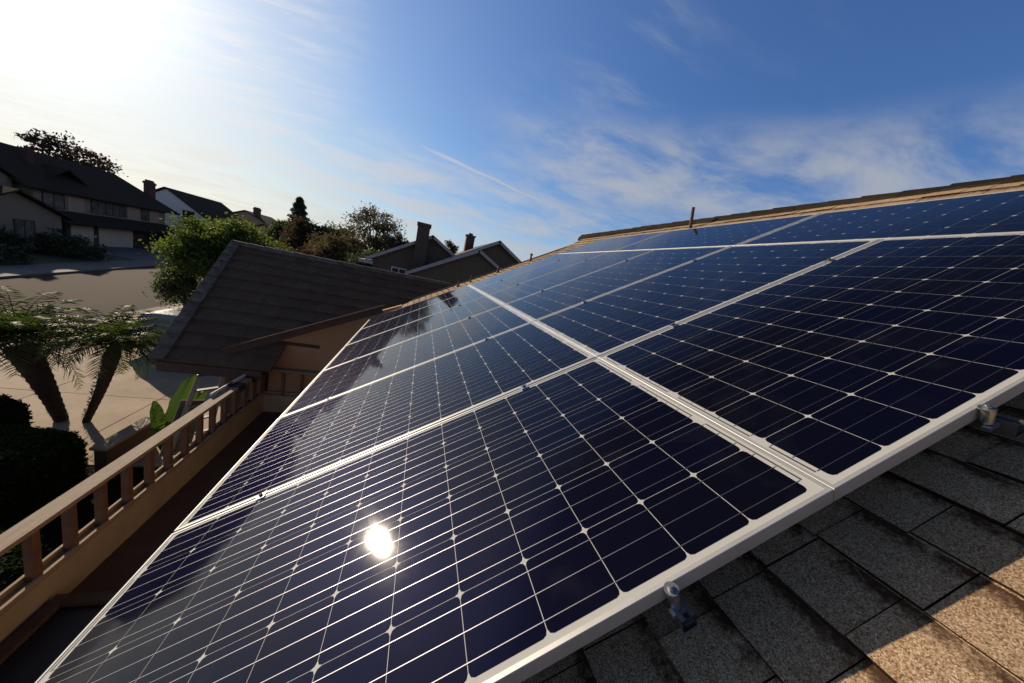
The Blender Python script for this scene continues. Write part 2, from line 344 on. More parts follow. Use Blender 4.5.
# solar laminate materials (coat = the cover glass)
def glassed(name, col, metal, rough, coatr=0.052, purple=False):
    m = bpy.data.materials.new(name); m.use_nodes = True; t = m.node_tree; b = t.nodes['Principled BSDF']
    b.inputs['Base Color'].default_value = (*col, 1); b.inputs['Metallic'].default_value = metal; b.inputs['Roughness'].default_value = rough
    b.inputs['Coat Weight'].default_value = 1.0; b.inputs['Coat IOR'].default_value = 1.25; b.inputs['Specular IOR Level'].default_value = 0.2
    if purple:      # textured silicon: no Fresnel sheen, a faint broad blue return
        b.inputs['Specular IOR Level'].default_value = 0.0
        gl = t.nodes.new('ShaderNodeBsdfGlossy'); gl.inputs['Color'].default_value = (0.0008, 0.0008, 0.0042, 1); gl.inputs['Roughness'].default_value = 0.46
        ad_ = t.nodes.new('ShaderNodeAddShader'); t.links.new(b.outputs[0], ad_.inputs[0]); t.links.new(gl.outputs[0], ad_.inputs[1])
        t.links.new(ad_.outputs[0], t.nodes['Material Output'].inputs[0])
    tc = t.nodes.new('ShaderNodeTexCoord')
    n = t.nodes.new('ShaderNodeTexNoise'); n.inputs['Scale'].default_value = 3.2; n.inputs['Detail'].default_value = 8; n.inputs['Roughness'].default_value = 0.7
    n.inputs['Distortion'].default_value = 1.2
    t.links.new(tc.outputs['Object'], n.inputs['Vector'])
    r = t.nodes.new('ShaderNodeMapRange'); r.inputs[1].default_value = 0.45; r.inputs[2].default_value = 0.75
    r.inputs[3].default_value = coatr; r.inputs[4].default_value = coatr+0.025
    t.links.new(n.outputs[0], r.inputs[0]); t.links.new(r.outputs[0], b.inputs['Coat Roughness'])
    if purple:
        g = t.nodes.new('ShaderNodeNewGeometry'); rr = t.nodes.new('ShaderNodeMix'); rr.data_type = 'RGBA'
        rr.inputs[6].default_value = (*col, 1); rr.inputs[7].default_value = (col[0]*0.7, col[1]*0.8, col[2]*1.7, 1)
        t.links.new(g.outputs['Random Per Island'], rr.inputs[0])
        # dust film: a thin pale veil that differs over the glass
        n2 = t.nodes.new('ShaderNodeTexNoise'); n2.inputs['Scale'].default_value = 5; n2.inputs['Detail'].default_value = 9; n2.inputs['Distortion'].default_value = 0.6
        t.links.new(tc.outputs['Object'], n2.inputs['Vector'])
        r2 = t.nodes.new('ShaderNodeMapRange'); r2.inputs[1].default_value = 0.56; r2.inputs[2].default_value = 0.78; r2.inputs[4].default_value = 0.018
        t.links.new(n2.outputs[0], r2.inputs[0])
        x = t.nodes.new('ShaderNodeMix'); x.data_type = 'RGBA'; x.inputs[7].default_value = (0.30, 0.30, 0.32, 1)
        t.links.new(rr.outputs[2], x.inputs[6]); t.links.new(r2.outputs[0], x.inputs[0]); t.links.new(x.outputs[2], b.inputs['Base Color'])
    return m
M['cell'] = glassed('silicon_cell', (0.0030, 0.0030, 0.0055), 0.0, 0.40, purple=True)
M['back'] = glassed('backsheet', (0.40, 0.40, 0.375), 0.0, 0.6)
M['busbar'] = glassed('busbar_ribbon', (0.26, 0.255, 0.28), 0.97, 0.42)

M['tyre2'] = glassed('tinned_ribbon', (0.10, 0.10, 0.11), 0.5, 0.4)

# ------------------------------------------------------------------ roof plane frame
PH = radians(30); CU, SU = cos(PH), sin(PH)
def RP(u, v, h=0.0):      # u along the eaves, v up the slope, h off the panel plane
    return Vector((v*CU-h*SU, u, v*SU+h*CU))
ROOFM = Matrix(((0, CU, -SU, 0), (1, 0, 0, 0), (0, SU, CU, 0), (0, 0, 0, 1)))   # local x=u, y=v, z=h ; mirrored handedness handled below
GZ = -5.70

# ------------------------------------------------------------------ terrain, street, driveway
mb = MB(); mb.poly([(-1500, -1500, GZ-0.12), (1500, -1500, GZ-0.12), (1500, 1500, GZ-0.12), (-1500, 1500, GZ-0.12)])
tag(mb.build('ground', M['terrain']), 'dry dull green ground spreading to the horizon', 'ground', kind='structure')
def kx(y): return -23.4-max(0, y-22)*0.135     # far kerb
ys = [-60, -20, 0, 10, 16, 22, 28, 34, 40, 46, 52, 60, 75, 100, 140]
def strip(name, xa, xb, z0, z1, m, label, cat, step=None):
    mb = MB()
    for a, b in zip(ys[:-1], ys[1:]):
        mb.hexa([(xa(a), a, z0), (xb(a), a, z0), (xb(b), b, z0), (xa(b), b, z0), (xa(a), a, z1), (xb(a), a, z1), (xb(b), b, z1), (xa(b), b, z1)])
    return tag(mb.build(name, m), label, cat, kind='structure')
strip('road', kx, lambda y: -15.6, GZ-0.2, GZ-0.08, M['asphalt'], 'worn sunlit brown asphalt street running past the driveway', 'road')
strip('far_kerb', lambda y: kx(y)-0.35, lambda y: kx(y)-0.002, GZ-0.2, GZ+0.05, M['walkgrey'], 'grey concrete kerb on the far side of the street', 'kerb')
strip('far_pavement', lambda y: kx(y)-2.3, lambda y: kx(y)-0.352, GZ-0.2, GZ+0.045, M['walkgrey'], 'grey pavement strip in front of the big beige house', 'pavement')
strip('near_kerb', lambda y: -15.6, lambda y: -15.2, GZ-0.2, GZ+0.0, M['walkgrey'], 'concrete kerb where the sunlit driveway meets the street', 'kerb')
strip('near_pavement', lambda y: -15.198, lambda y: -13.6, GZ-0.2, GZ-0.004, M['concrete'], 'tan pavement strip at the foot of the driveway', 'pavement')
mb = MB()
mb.box(-42, kx(30)-2.6, 18, 41.5, GZ-0.2, GZ+0.03); 
tag(mb.build('front_lawn', M['lawn']), 'shaded lawn in front of the big beige house', 'lawn', kind='structure')
mb = MB()
for i, (a, b) in enumerate(((41.5, 45.2), (45.2, 49), (49, 53), (53, 58))):
    mb.hexa([(-34.9, a+.01, GZ-.2), (kx(a)-2.32, a+.01, GZ-.2), (kx(b)-2.32, b-.01, GZ-.2), (-34.9, b-.01, GZ-.2),
             (-34.9, a+.01, GZ+.06), (kx(a)-2.32, a+.01, GZ+.06), (kx(b)-2.32, b-.01, GZ+.06), (-34.9, b-.01, GZ+.06)])
tag(mb.build('garage_drive', M['walkgrey']), 'grey concrete drive leading to the cream garage doors', 'driveway', kind='structure')
mb = MB()     # own driveway in saw-cut slabs
xs = [-13.59, -10.9, -8.2, -5.5, -3.42]; yy = [8.15, 11.6, 15.0, 18.4, 21.8]
rnd = random.Random(3)
for a, b in zip(xs[:-1], xs[1:]):
    for c, d in zip(yy[:-1], yy[1:]):
        dz = rnd.uniform(-.002, .002)
        mb.box(a+.008, b-.008, c+.008, d-.008, GZ-.15, GZ+.006+dz)
for c, d in ((5.0, 8.15), (1.5, 5.0)): mb.box(-13.59, -9.6, c+.008, d-.008, GZ-.15, GZ+.005)
tag(mb.build('driveway', M['concrete'], bevel=0.006), 'sunlit tan concrete driveway below the balcony', 'driveway', kind='structure')
mb = MB(); mb.box(-13.59, -3.4, 1.5, 21.8, GZ-.18, GZ-.03); mb.box(-9.58, -3.42, -6, 8.1, GZ-.18, GZ+.002)
tag(mb.build('planting_bed', M['soil']), 'dark mulch bed beneath the hedges beside the house', 'planting bed', kind='structure')

# ------------------------------------------------------------------ own house
house = empty('house', (0, 0, GZ), 'near house with tan shingle roof under the solar panels, dark tiled wing and brown wall', 'house')
HB = -0.148      # shingle base below the panel plane
u0, u1 = -3.2, 8.1; v0, v1 = -1.96, 3.76
def lift(v): q = max(0, min(1, (v-2.95)/.75)); return .075*q*q*(3-2*q)
mb = MB()
mb.slab([RP(u0, v0, HB-.004), RP(u0, v1, HB-.004), RP(u1, v1, HB-.004), RP(u1, v0, HB-.004)][::-1], 0.10, n=RP(0, 0, 1))
mb.build('roof_deck', M['underlay'], house)
mb = MB(); rnd = random.Random(11)
expo = 0.1475; k = 0; v = -0.027-13*expo
while v < v1-0.02:
    u = u0-rnd.uniform(0, .3)
    near = True
    while u < u1:
        w = rnd.choice((.09, .12, .14, .17, .21))
        a, b = max(u, u0)+.0012, min(u+w, u1)-.0012
        if b-a > .02:
            dz = rnd.choice((0, 0, .0035, .006)); dv = rnd.uniform(-.005, .005); t1 = .008+dz; t0 = .0015+dz*.3
            va, vb = v+dv, min(v+expo+.02, v1)
            la, lb = lift(va), lift(vb)
            mb.hexa([RP(a, va, HB-.002), RP(b, va, HB-.002), RP(b, vb, HB-.002), RP(a, vb, HB-.002),
                     RP(a, va, HB+t1+la), RP(b, va+rnd.uniform(-.005, .004), HB+t1+la), RP(b, vb, HB+t0+lb), RP(a, vb, HB+t0+lb)], 0)
            mb.m[-6:] = [1, 0, 1, 1, 1, 1]
        u += w
    v += expo
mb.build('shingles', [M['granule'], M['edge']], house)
# far slope of the main roof
Rg = RP(0, v1, HB); rx, rz = Rg.x, Rg.z
mb = MB(); mb.slab([(rx, u0, rz), (rx+5, u0, rz-5*tan(PH)), (rx+5, u1, rz-5*tan(PH)), (rx, u1, rz)], 0.1)
mb.build('rear_roof_slope', M['granule'], house)
mb = MB(); rnd = random.Random(5)   # ridge cap tiles
y = u0-.1; sgn = 0
while y < u1+.05:
    l = .30; dz = rnd.uniform(-.003, .003); dx = rnd.uniform(-.005, .005); h0, h1 = .128+dz, .118+dz
    for (ya, yb, ha, hb) in ((y, y+l+.03, h1, h0),):
        P = []; zz = rz+.078
        for yq, hh in ((ya, ha-.085), (yb, hb-.085)):
            hh += -.03+.075*max(0, yq-1)/7
            P.append([(rx-.15+dx, yq, zz-.15*tan(PH)-.004), (rx-.135+dx, yq, zz-.055+hh*.5), (rx-.05+dx, yq, zz+hh), (rx+.05+dx, yq, zz+hh), (rx+.135+dx, yq, zz-.055+hh*.5), (rx+.15+dx, yq, zz-.15*tan(PH)-.02)])
        for i in range(5): mb.poly([P[0][i], P[0][i+1], P[1][i+1], P[1][i]])
        mb.poly(P[0]); mb.poly(P[1][::-1])
    y += l
mb.build('ridge_cap', M['ridge'], house)
# far rake board and far gable wall of the main roof
mb = MB(); mb.bar(RP(u1+.015, v0, HB-.05), RP(u1+.015, v1, HB-.05), 0.03, 0.16, up=RP(0, 0, 1))
mb.build('rake_board', M['fascia'], house)
mb = MB(); zr = rz-.1
mb.slab([(-1.30, 7.85, GZ), (rx*2+1.2, 7.85, GZ), (rx*2+1.2, 7.85, -1.0), (rx, 7.85, zr), (-1.30, 7.85, -1.0)], .2, n=(0, 1, 0))
mb.box(-1.32, -1.15, -3.1, 7.84, -3.22, -.98)
mb.build('upper_wall', M['stucco'], house)

# wing: gable roof with its ridge square to ours
RY, RZ = 9.26, -0.27; EY, EZ = 5.93, -2.18
wn = Vector((0, -(RZ-EZ), (RY-EY))).normalized()
def WP(x, t, h=0): return Vector((x, EY+(RY-EY)*t, EZ+(RZ-EZ)*t))+wn*h
mb = MB(); rnd = random.Random(21); NC = 11
def xl(t): return -4.81-(5.32-4.81)*t
def xr(t):
    if EY+(RY-EY)*t < 6.62: return -3.30
    return -3.05+(EY+(RY-EY)*t-6.62)*1.16
for k in range(NC):
    t0, t1 = k/NC, min(1, (k+1.18)/NC); x = xl(t0)+.02
    off = rnd.uniform(0, .3); x -= off
    xend = xr(t1)+.12
    while x < xend:
        a, b = max(x, xl((t0+t1)/2)), min(x+.33, xend); x += .33
        if b-a < .03: continue
        dz = rnd.uniform(-.003, .003)
        mb.hexa([WP(a+.002, t0, -.01), WP(b-.002, t0, -.01), WP(b-.002, t1, -.02), WP(a+.002, t1, -.02),
                 WP(a+.002, t0, .048+dz), WP(b-.002, t0, .048+dz), WP(b-.002, t1, .004), WP(a+.002, t1, .004)])
mb.build('wing_roof_tiles', M['wingtile'], house, label='dark brown flat concrete tiles')
mb = MB()
mb.slab([WP(xl(0), 0, -.012), WP(-3.3, 0, -.012), WP(-3.3, .2, -.012), WP(-.1, 1, -.012), WP(xl(1), 1, -.012)], .12)
mb.slab([(xl(1), RY, RZ-.012), (-.1, RY, RZ-.012), (-.1, 2*RY-EY, EZ), (xl(0), 2*RY-EY, EZ)], .12)
mb.build('wing_roof_deck', M['underlay'], house)
mb = MB()
for k in range(13):      # rake tiles along the left edge
    t0, t1 = k/13, (k+1.1)/13; h = .075
    mb.hexa([WP(xl(t0)-.07, t0, -.08), WP(xl(t0)+.13, t0, -.0), WP(xl(t1)+.13, t1, -.0), WP(xl(t1)-.07, t1, -.08),
             WP(xl(t0)-.07, t0, h), WP(xl(t0)+.13, t0, h), WP(xl(t1)+.13, t1, h-.02), WP(xl(t1)-.07, t1, h-.02)])
mb.build('wing_rake_tiles', M['raketile'], house)
mb = MB(); x = -5.36
while x < -.25:
    mb.hexa([(x, RY-.11, RZ-.03), (x+.36, RY-.11, RZ-.03), (x+.36, RY+.11, RZ-.03), (x, RY+.11, RZ-.03),
             (x, RY-.05, RZ+.075), (x+.36, RY-.05, RZ+.06), (x+.36, RY+.05, RZ+.06), (x, RY+.05, RZ+.075)]); x += .33
mb.build('wing_ridge_tiles', M['raketile'], house)
mb = MB()
mb.box(-4.78, -3.32, EY-.03, EY-.005, EZ-.17, EZ-.01)
mb.build('wing_eave_fascia', M['fascia'], house)
mb = MB()
mb.box(-4.15, -3.50, 6.50, 6.65, GZ, EZ+.2); mb.box(-4.15, -4.0, 6.65, 12.0, GZ, EZ+.2)
mb.slab([(-4.6, 6.3, EZ), (-4.6, 12.2, EZ), (-4.6, RY, RZ-.15)], .12)
mb.build('wing_wall', M['fascia'], house)
# brown gable wall with its rake, beside the balcony
mb = MB(); sl = .487
def rk(x): return -.68+sl*(x+1.40)
mb.slab([(-3.44, 6.55, GZ), (-1.2, 6.55, GZ), (-1.2, 6.55, rk(-1.2)-.12), (-3.44, 6.55, rk(-3.44)-.12)], .15, n=(0, -1, 0))
mb.build('side_gable_wall', M['stucco'], house)
mb = MB(); mb.bar((-4.02, 6.20, rk(-4.02)-.06), (-1.52, 6.20, rk(-1.52)-.06), .03, .12, up=(-sl, 0, 1))
mb.build('side_rake_board', M['fascia'], house)
mb = MB()
def dY(z): return EY+(z-EZ)/(RZ-EZ)*(RY-EY)
mb.slab([(-4.05, 6.17, rk(-4.05)+.03), (-1.50, 6.17, rk(-1.50)+.03), (-1.50, 6.30, rk(-1.50)+.02), (-4.05, 6.30, rk(-4.05)+.02)], .03)
mb.build('side_roof', M['wingtile'], house)
# lower wall under the balcony
mb = MB(); mb.box(-3.46, -3.3, -6, 6.49, GZ, -3.24); mb.build('lower_wall', M['parapet'], house)
mb = MB(); mb.box(-3.455, -1.32, -6, 6.40, -3.24, -3.20); mb.build('balcony_floor', M['deck'], house)

# ------------------------------------------------------------------ balcony railing
rail = empty('balcony_railing', (-3.5, 6.45, -3.2), 'brown wooden balcony railing with square balusters on a tan parapet', 'railing')
ZC = -2.308
mb = MB(); mb.hexa([(-3.575, -6, ZC-.04), (-3.435, -6, ZC-.04), (-3.435, 6.38, ZC-.04), (-3.575, 6.52, ZC-.04), (-3.575, -6, ZC), (-3.435, -6, ZC), (-3.435, 6.38, ZC), (-3.575, 6.52, ZC)])
mb.build('top_rail', M['wood'], rail, bevel=.004)
mb = MB(); mb.hexa([(-3.435, 6.38, ZC-.04), (-1.35, 6.38, ZC-.04), (-1.35, 6.52, ZC-.04), (-3.575, 6.52, ZC-.04), (-3.435, 6.38, ZC), (-1.35, 6.38, ZC), (-1.35, 6.52, ZC), (-3.575, 6.52, ZC)])
mb.build('top_rail', M['wood'], rail, bevel=.004)
y = 2.58-.29*14
while y < 6.4:
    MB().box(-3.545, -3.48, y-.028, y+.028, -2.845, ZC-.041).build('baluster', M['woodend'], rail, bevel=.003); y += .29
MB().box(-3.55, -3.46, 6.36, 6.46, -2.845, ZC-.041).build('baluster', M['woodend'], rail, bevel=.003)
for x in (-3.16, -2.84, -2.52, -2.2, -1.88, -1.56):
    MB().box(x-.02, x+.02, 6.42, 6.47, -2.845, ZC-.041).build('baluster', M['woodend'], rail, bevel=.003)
for xa, xb, z in ((-3.572, -3.548, -2.79), (-3.478, -3.452, -2.80)):
    MB().box(xa, xb, -6, 6.47, -2.845, z).build('bottom_rail', M['wood'], rail, bevel=.003)
MB().box(-3.45, -1.35, 6.475, 6.50, -2.845, -2.80).build('bottom_rail', M['wood'], rail)
MB().box(-3.575, -3.452, -6, 6.52, -3.20, -2.848).build('parapet', M['parapet'], rail)
MB().box(-3.452, -1.33, 6.40, 6.52, -3.20, -2.848).build('parapet', M['parapet'], rail)

# ------------------------------------------------------------------ solar panels
PW, PL, TH = .999, 1.972, .035
def RPm(loc_u, loc_v, landscape=False):
    # panel local frame: x across (u), y along the slope (v), z up; proper rotation with x = -u
    ux, vx, hx = Vector((0, -1, 0)), Vector((CU, 0, SU)), Vector((-SU, 0, CU))
    if landscape: xa, ya = vx, Vector((0, 1, 0))
    else: xa, ya = ux, vx
    za = hx
    o = RP(loc_u, loc_v)
    m = Matrix(((xa.x, ya.x, za.x, o.x), (xa.y, ya.y, za.y, o.y), (xa.z, ya.z, za.z, o.z), (0, 0, 0, 1)))
    return m
def make_panel():
    r = bpy.data.objects.new('solar_panel', None); COL.objects.link(r); r['_o'] = [0, 0, 0]
    # local: x from 0 to -PW... centre the origin on a corner; x in [-PW,0] (x = -u), y in [0,PL]
    fr = MB(); lip = .0095
    prof = [(0, -TH), (0, -.0012), (.0012, 0), (lip, 0), (lip, -.0045), (.003, -.0045), (.003, -TH+.002), (.028, -TH+.002), (.028, -TH)]
    def side(a, b, inw):    # extruded profile with mitred ends
        a = Vector(a); b = Vector(b); inw = Vector(inw); d = (b-a).normalized()
        A = [a+inw*p+Vector((0, 0, z))+d*p for p, z in prof]; B = [b+inw*p+Vector((0, 0, z))-d*p for p, z in prof]
        n = len(prof)
        for i in range(n): j = (i+1) % n; fr.poly([A[i], A[j], B[j], B[i]])
    side((0, 0, 0), (0, PL, 0), (-1, 0, 0)); side((-PW, PL, 0), (-PW, 0, 0), (1, 0, 0))
    side((-PW, 0, 0), (0, 0, 0), (0, 1, 0)); side((0, PL, 0), (-PW, PL, 0), (0, -1, 0))
    fr.build('frame', M['frame'], r)
    lam = MB(); lam.box(-PW+.004, -.004, .004, PL-.004, -.0065, -.0022); lam.build('backsheet', M['back'], r)
    ce = MB(); p = .159; cs = .1572; ch = .0110; mu = (PW-6*p)/2; mv = (PL-12*p)/2
    for i in range(6):
        for j in range(12):
            cx, cy = -(mu+(i+.5)*p), mv+(j+.5)*p; a = cs/2; c = ch
            pts = [(-a+c, -a), (a-c, -a), (a-c*.3, -a+c*.3), (a, -a+c), (a, a-c), (a-c*.3, a-c*.3), (a-c, a), (-a+c, a), (-a+c*.3, a-c*.3), (-a, a-c), (-a, -a+c), (-a+c*.3, -a+c*.3)]
            ce.poly([(cx+x, cy+y, -.0018) for x, y in pts])
    ce.build('cells', M['cell'], r)
    bb = MB(); w = .0014
    for i in range(6):
        for q in (1/6, .5, 5/6):
            x = -(mu+i*p+q*p)
            bb.poly([(x-w/2, mv-.008, -.0015), (x+w/2, mv-.008, -.0015), (x+w/2, PL-mv+.008, -.0015), (x-w/2, PL-mv+.008, -.0015)])
    ribbon = MB()
    bb.build('busbars', M['busbar'], r)
    for y, sg in ((mv-.012, 0), (PL-mv+.012, 1)):
        segs = ((0, 2), (2, 4), (4, 6)) if sg else ((0, 1), (1, 3), (3, 5), (5, 6))
        for a, b in segs:
            xa, xb = -(mu+a*p+p*(1/6)), -(mu+b*p-p*(1/6))
            rb = MB(); rb.poly([(xb, y-.0022, -.0016), (xa, y-.0022, -.0016), (xa, y+.0022, -.0016), (xb, y+.0022, -.0016)]); rb.build('end_ribbon', M['tyre2'], r)
    
    return r
proto = make_panel()
ords = ['nearest', 'second', 'third', 'fourth', 'fifth', 'farthest']
first = True
rnd = random.Random(2)
for row in range(3):
    n = 3 if row == 2 else 6
    for i in range(n):
        o = proto if first else copy_tree(proto)
        first = False
        dz = rnd.uniform(-.0012, .0012)
        if row < 2:
            o.matrix_world = RPm(.0+i*1.008, -1.9735 if row == 0 else .0005) @ Matrix.Translation((0, 0, dz if i else 0))
        else:
            o.matrix_world = RPm(i*1.983, 1.976+PW, True) @ Matrix.Translation((0, 0, dz))
        which = ords[i] if n == 6 else ('nearest', 'middle', 'farthest')[i]
        rn = ('lowest row by the balcony', 'middle row', 'top row under the ridge')[row]
        extra = ' holding the bright sun glint' if (row == 0 and i == 0) else ''
        sh = 'upright' if row < 2 else 'sideways'
        tag(o, f'{which} {sh} solar panel of the {rn}{extra}', 'solar panel', 'solar panels on the shingle roof')

# mounting rails
def rail_at(v, ua, ub, label):
    t = MB(); h1 = -TH-.002; h0 = h1-.036; w = .015
    prof = [(-w, h0), (w, h0), (w, h1), (.006, h1), (.006, h1-.008), (.011, h1-.008), (.011, h1-.018), (-.011, h1-.018), (-.011, h1-.008), (-.006, h1-.008), (-.006, h1), (-w, h1)]
    A = [RP(ua, v+a, b) for a, b in prof]; B = [RP(ub, v+a, b) for a, b in prof]
    for i in range(len(prof)): j = (i+1) % len(prof); t.poly([A[i], A[j], B[j], B[i]])
    hollow = [(-w+.004, h0+.004), (w-.004, h0+.004), (w-.004, h1-.026), (-w+.004, h1-.026)]
    # ends: solid faces split round the hollow
    for Q, uu in ((A, ua), (B, ub)):
        t.poly([RP(uu, v-w, h0), RP(uu, v+w, h0), RP(uu, v+w, h0+.004), RP(uu, v-w, h0+.004)])
    t2 = empty('mounting_rail', tuple(RP(ua, v, h0)), label, 'rail', 'aluminium rails beneath the panels')
    t.build('rail_profile', M['railalu'], t2)
    f = MB(); u = ua+.45
    while u < ub:
        c = RP(u, v, (h0+HB)/2); f.bar(RP(u, v, HB+.008), RP(u, v, h0), .04, .05, up=(0, 1, 0)); u += 1.3
    f.build('roof_foot', M['steel'], t2)
rail_at(-1.625, -.05, 6.08, 'aluminium rail beneath the lowest panels, nearest the balcony')
rail_at(-.42, -.042, 6.08, 'aluminium rail with open end beside the near clamp of the lowest row')
rail_at(.49, -.05, 6.08, 'aluminium rail ending beside the near clamp of the middle row')
rail_at(1.55, -.05, 6.08, 'aluminium rail beneath the upper part of the middle row')
rail_at(2.22, -.05, 6.0, 'aluminium rail beneath the lower half of the top row')
rail_at(2.78, -.05, 6.0, 'aluminium rail beneath the upper half of the top row')
# clamps
def disc(mb, c, r, h0, h1, n=24, r1=None):
    r1 = r1 if r1 is not None else r
    u, v = c; A = [RP(u+r*cos(2*pi*k/n), v+r*sin(2*pi*k/n), h0) for k in range(n)]; B = [RP(u+r1*cos(2*pi*k/n), v+r1*sin(2*pi*k/n), h1) for k in range(n)]
    for k in range(n): mb.poly([A[k], A[(k+1) % n], B[(k+1) % n], B[k]])
    mb.poly(B); mb.poly(A[::-1])
def end_clamp(u, v, label):
    t = empty('end_clamp', tuple(RP(u, v, -.09)), label, 'clamp', 'end clamps at the near edge')
    b = MB(); disc(b, (u, v), .0105, -TH-.002, .0008, r1=.0115); 
    b.build('clamp_body', M['steel'], t, bevel=.001)
    b = MB(); disc(b, (u+.003, v), .0135, .001, .0035); b.build('washer', M['steel'], t, bevel=.0008)
    b = MB(); disc(b, (u+.003, v), .007, .0036, .0095, n=6); disc(b, (u+.003, v), .004, .0096, .0125, n=16); b.build('bolt_head', M['steel'], t, bevel=.0008)
    b = MB(); b.hexa([RP(u-.014, v-.018, -TH-.012), RP(u+.0, v-.018, -TH-.012), RP(u+.0, v+.018, -TH-.012), RP(u-.014, v+.018, -TH-.012),
                      RP(u-.014, v-.018, -TH-.004), RP(u+.0, v-.018, -TH-.004), RP(u+.0, v+.018, -TH-.004), RP(u-.014, v+.018, -TH-.004)])
    b.build('clamp_base', M['steel'], t)
end_clamp(-.014, -.425, 'round steel end clamp at the near edge of the lowest row')
end_clamp(-.014, .455, 'round steel end clamp at the near edge of the middle row')
end_clamp(-.018, -1.625, 'round steel end clamp at the near edge close to the balcony')
end_clamp(-.018, 1.55, 'round steel end clamp at the near edge of the middle row, upper rail')
midm = None
rowname = {-1.625: 'lower rail of the lowest row', -.405: 'upper rail of the lowest row', .46: 'lower rail of the middle row', 1.55: 'upper rail of the middle row'}
gapn = ['first', 'second', 'third', 'fourth', 'fifth']
for v in (-1.625, -.405, .46, 1.55):
    for i in range(5):
        u = (i+1)*1.008-.008
        if midm is None:
            t = bpy.data.objects.new('middle_clamp', None); COL.objects.link(t); t['_o'] = [0, 0, 0]
            b = MB(); b.box(-.019, .019, -.018, .018, .001, .004); b.box(-.006, .006, -.018, .018, -.035, .001); b.build('clamp_plate', M['steel'], t)
            b = MB(); b.tube([(0, 0, .004), (0, 0, .012)], .0075, n=6); b.build('bolt_head', M['pipe'], t); midm = t; o = t
        else: o = copy_tree(midm)
        o.matrix_world = RPm(u, v)
        tag(o, f'small clamp in the {gapn[i]} panel gap, on the {rowname[v]}', 'clamp', 'middle clamps between the panels')

# ------------------------------------------------------------------ roof pipes
def pipe(base, top, r, label, flash=True, cap=False):
    t = empty('vent_pipe', base, label, 'vent pipe', 'vents on the shingle roof')
    b = MB(); b.tube([base, top], [r*1.05, r], n=12); b.build('pipe', M['pipe'], t, smooth=False)
    b = MB(); bv = Vector(base); d = (Vector(top)-bv).normalized(); b.tube([bv-d*.03, bv+d*.05], [r*2.2, r*1.2], n=14); b.build('flashing', M['pipe'], t)
    if cap: b = MB(); tv = Vector(top); b.tube([tv, tv+d*.03, tv+d*.05], [r*1.5, r*1.5, r*.6], n=12); b.build('cap', M['pipe'], t)
pipe((3.03, 4.07, 1.60), (2.965, 4.07, 1.95), .024, 'tall thin rusty vent pipe below the main ridge')
pipe((-.02, 7.62, -.16), (-.02, 7.62, -.03), .018, 'short rusty vent pipe at the far lower end of the roof')
pipe((.28, 7.75, -.0), (.28, 7.75, .19), .013, 'thin upright vent pipe beyond the far end of the panels')
pipe((.92, 7.75, .37), (.92, 7.75, .47), .024, 'squat capped vent in the middle of the far roof edge', cap=True)
pipe((1.72, 7.80, .83), (1.72, 7.80, .98), .024, 'small capped vent near the far roof peak', cap=True)
t = tag(MB().hexa([RP(4.33, 3.35, HB), RP(4.45, 3.35, HB), RP(4.45, 3.45, HB), RP(4.33, 3.45, HB), RP(4.35, 3.36, HB+.05), RP(4.43, 3.36, HB+.05), RP(4.43, 3.44, HB+.05), RP(4.35, 3.44, HB+.05)]).build('roof_vent', M['pipe'], bevel=.01), 'tiny low roof vent beside the tall pipe', 'roof vent')

# ------------------------------------------------------------------ things near the balcony
sk = empty('skylight', (-3.2, 2.2, -3.2), 'dark glass lid in a reddish wooden frame on the balcony floor beneath the panels', 'skylight')
b = MB(); zt = -3.05
b.box(-3.42, -3.33, .6, 2.62, -3.2, zt); b.box(-2.80, -2.71, .6, 2.62, -3.2, zt); b.box(-3.33, -2.80, 2.53, 2.62, -3.2, zt-.002); b.box(-3.33, -2.80, .6, .69, -3.2, zt-.002)
b.build('timber_frame', M['trimwood'], sk, bevel=.004)
MB().box(-3.329, -2.801, .691, 2.529, -3.15, -3.09).build('glass_lid', M['lid'], sk)

lad = empty('stepladder', (-4.15, 6.3, GZ), 'aluminium stepladder with blue plastic top against the brown wall below the balcony', 'ladder')
ta, tb = Vector((-4.32, 6.12, -2.46)), Vector((-4.10, 6.40, -2.48))
fa, fb = Vector((-5.0, 5.65, GZ)), Vector((-4.5, 6.2, GZ))
MB().bar(ta, fa, .03, .07).build('side_rail', M['alu'], lad); MB().bar(tb, fb, .03, .07).build('side_rail', M['alu'], lad)
for k in range(1, 11): MB().bar(ta.lerp(fa, k/11.5), tb.lerp(fb, k/11.5), .07, .025).build('rung', M['alu'], lad)
b = MB(); b.bar(ta+Vector((-.03, -.02, .01)), tb+Vector((.03, .02, .01)), .08, .035); b.build('blue_top', M['blue'], lad, bevel=.01)
plw = tag(MB().slab([(-4.72, 5.85, -3.9), (-4.42, 6.05, -3.95), (-4.30, 6.25, -2.98), (-4.55, 6.08, -2.93)], .02).build('plywood_board', M['ply']), 'brown board leaning beside the stepladder', 'board')
pl = empty('painters_pole', (-3.58, 5.6, ZC), 'white and blue pole lying along the outer edge of the top rail', 'pole')
pa, pb = Vector((-3.60, 5.02, ZC+.03)), Vector((-3.545, 6.22, ZC+.03))
b = MB(); b.tube([pa, pa.lerp(pb, .3)], .02, n=10); b.tube([pa.lerp(pb, .42), pa.lerp(pb, .72)], .024, n=10); b.tube([pa.lerp(pb, .84), pb], .02, n=10); b.build('pole_tube', M['white'], pl)
b = MB(); b.tube([pa.lerp(pb, .3), pa.lerp(pb, .42)], .021, n=10); b.tube([pa.lerp(pb, .72), pa.lerp(pb, .84)], .021, n=10); b.build('grip', M['blue'], pl)
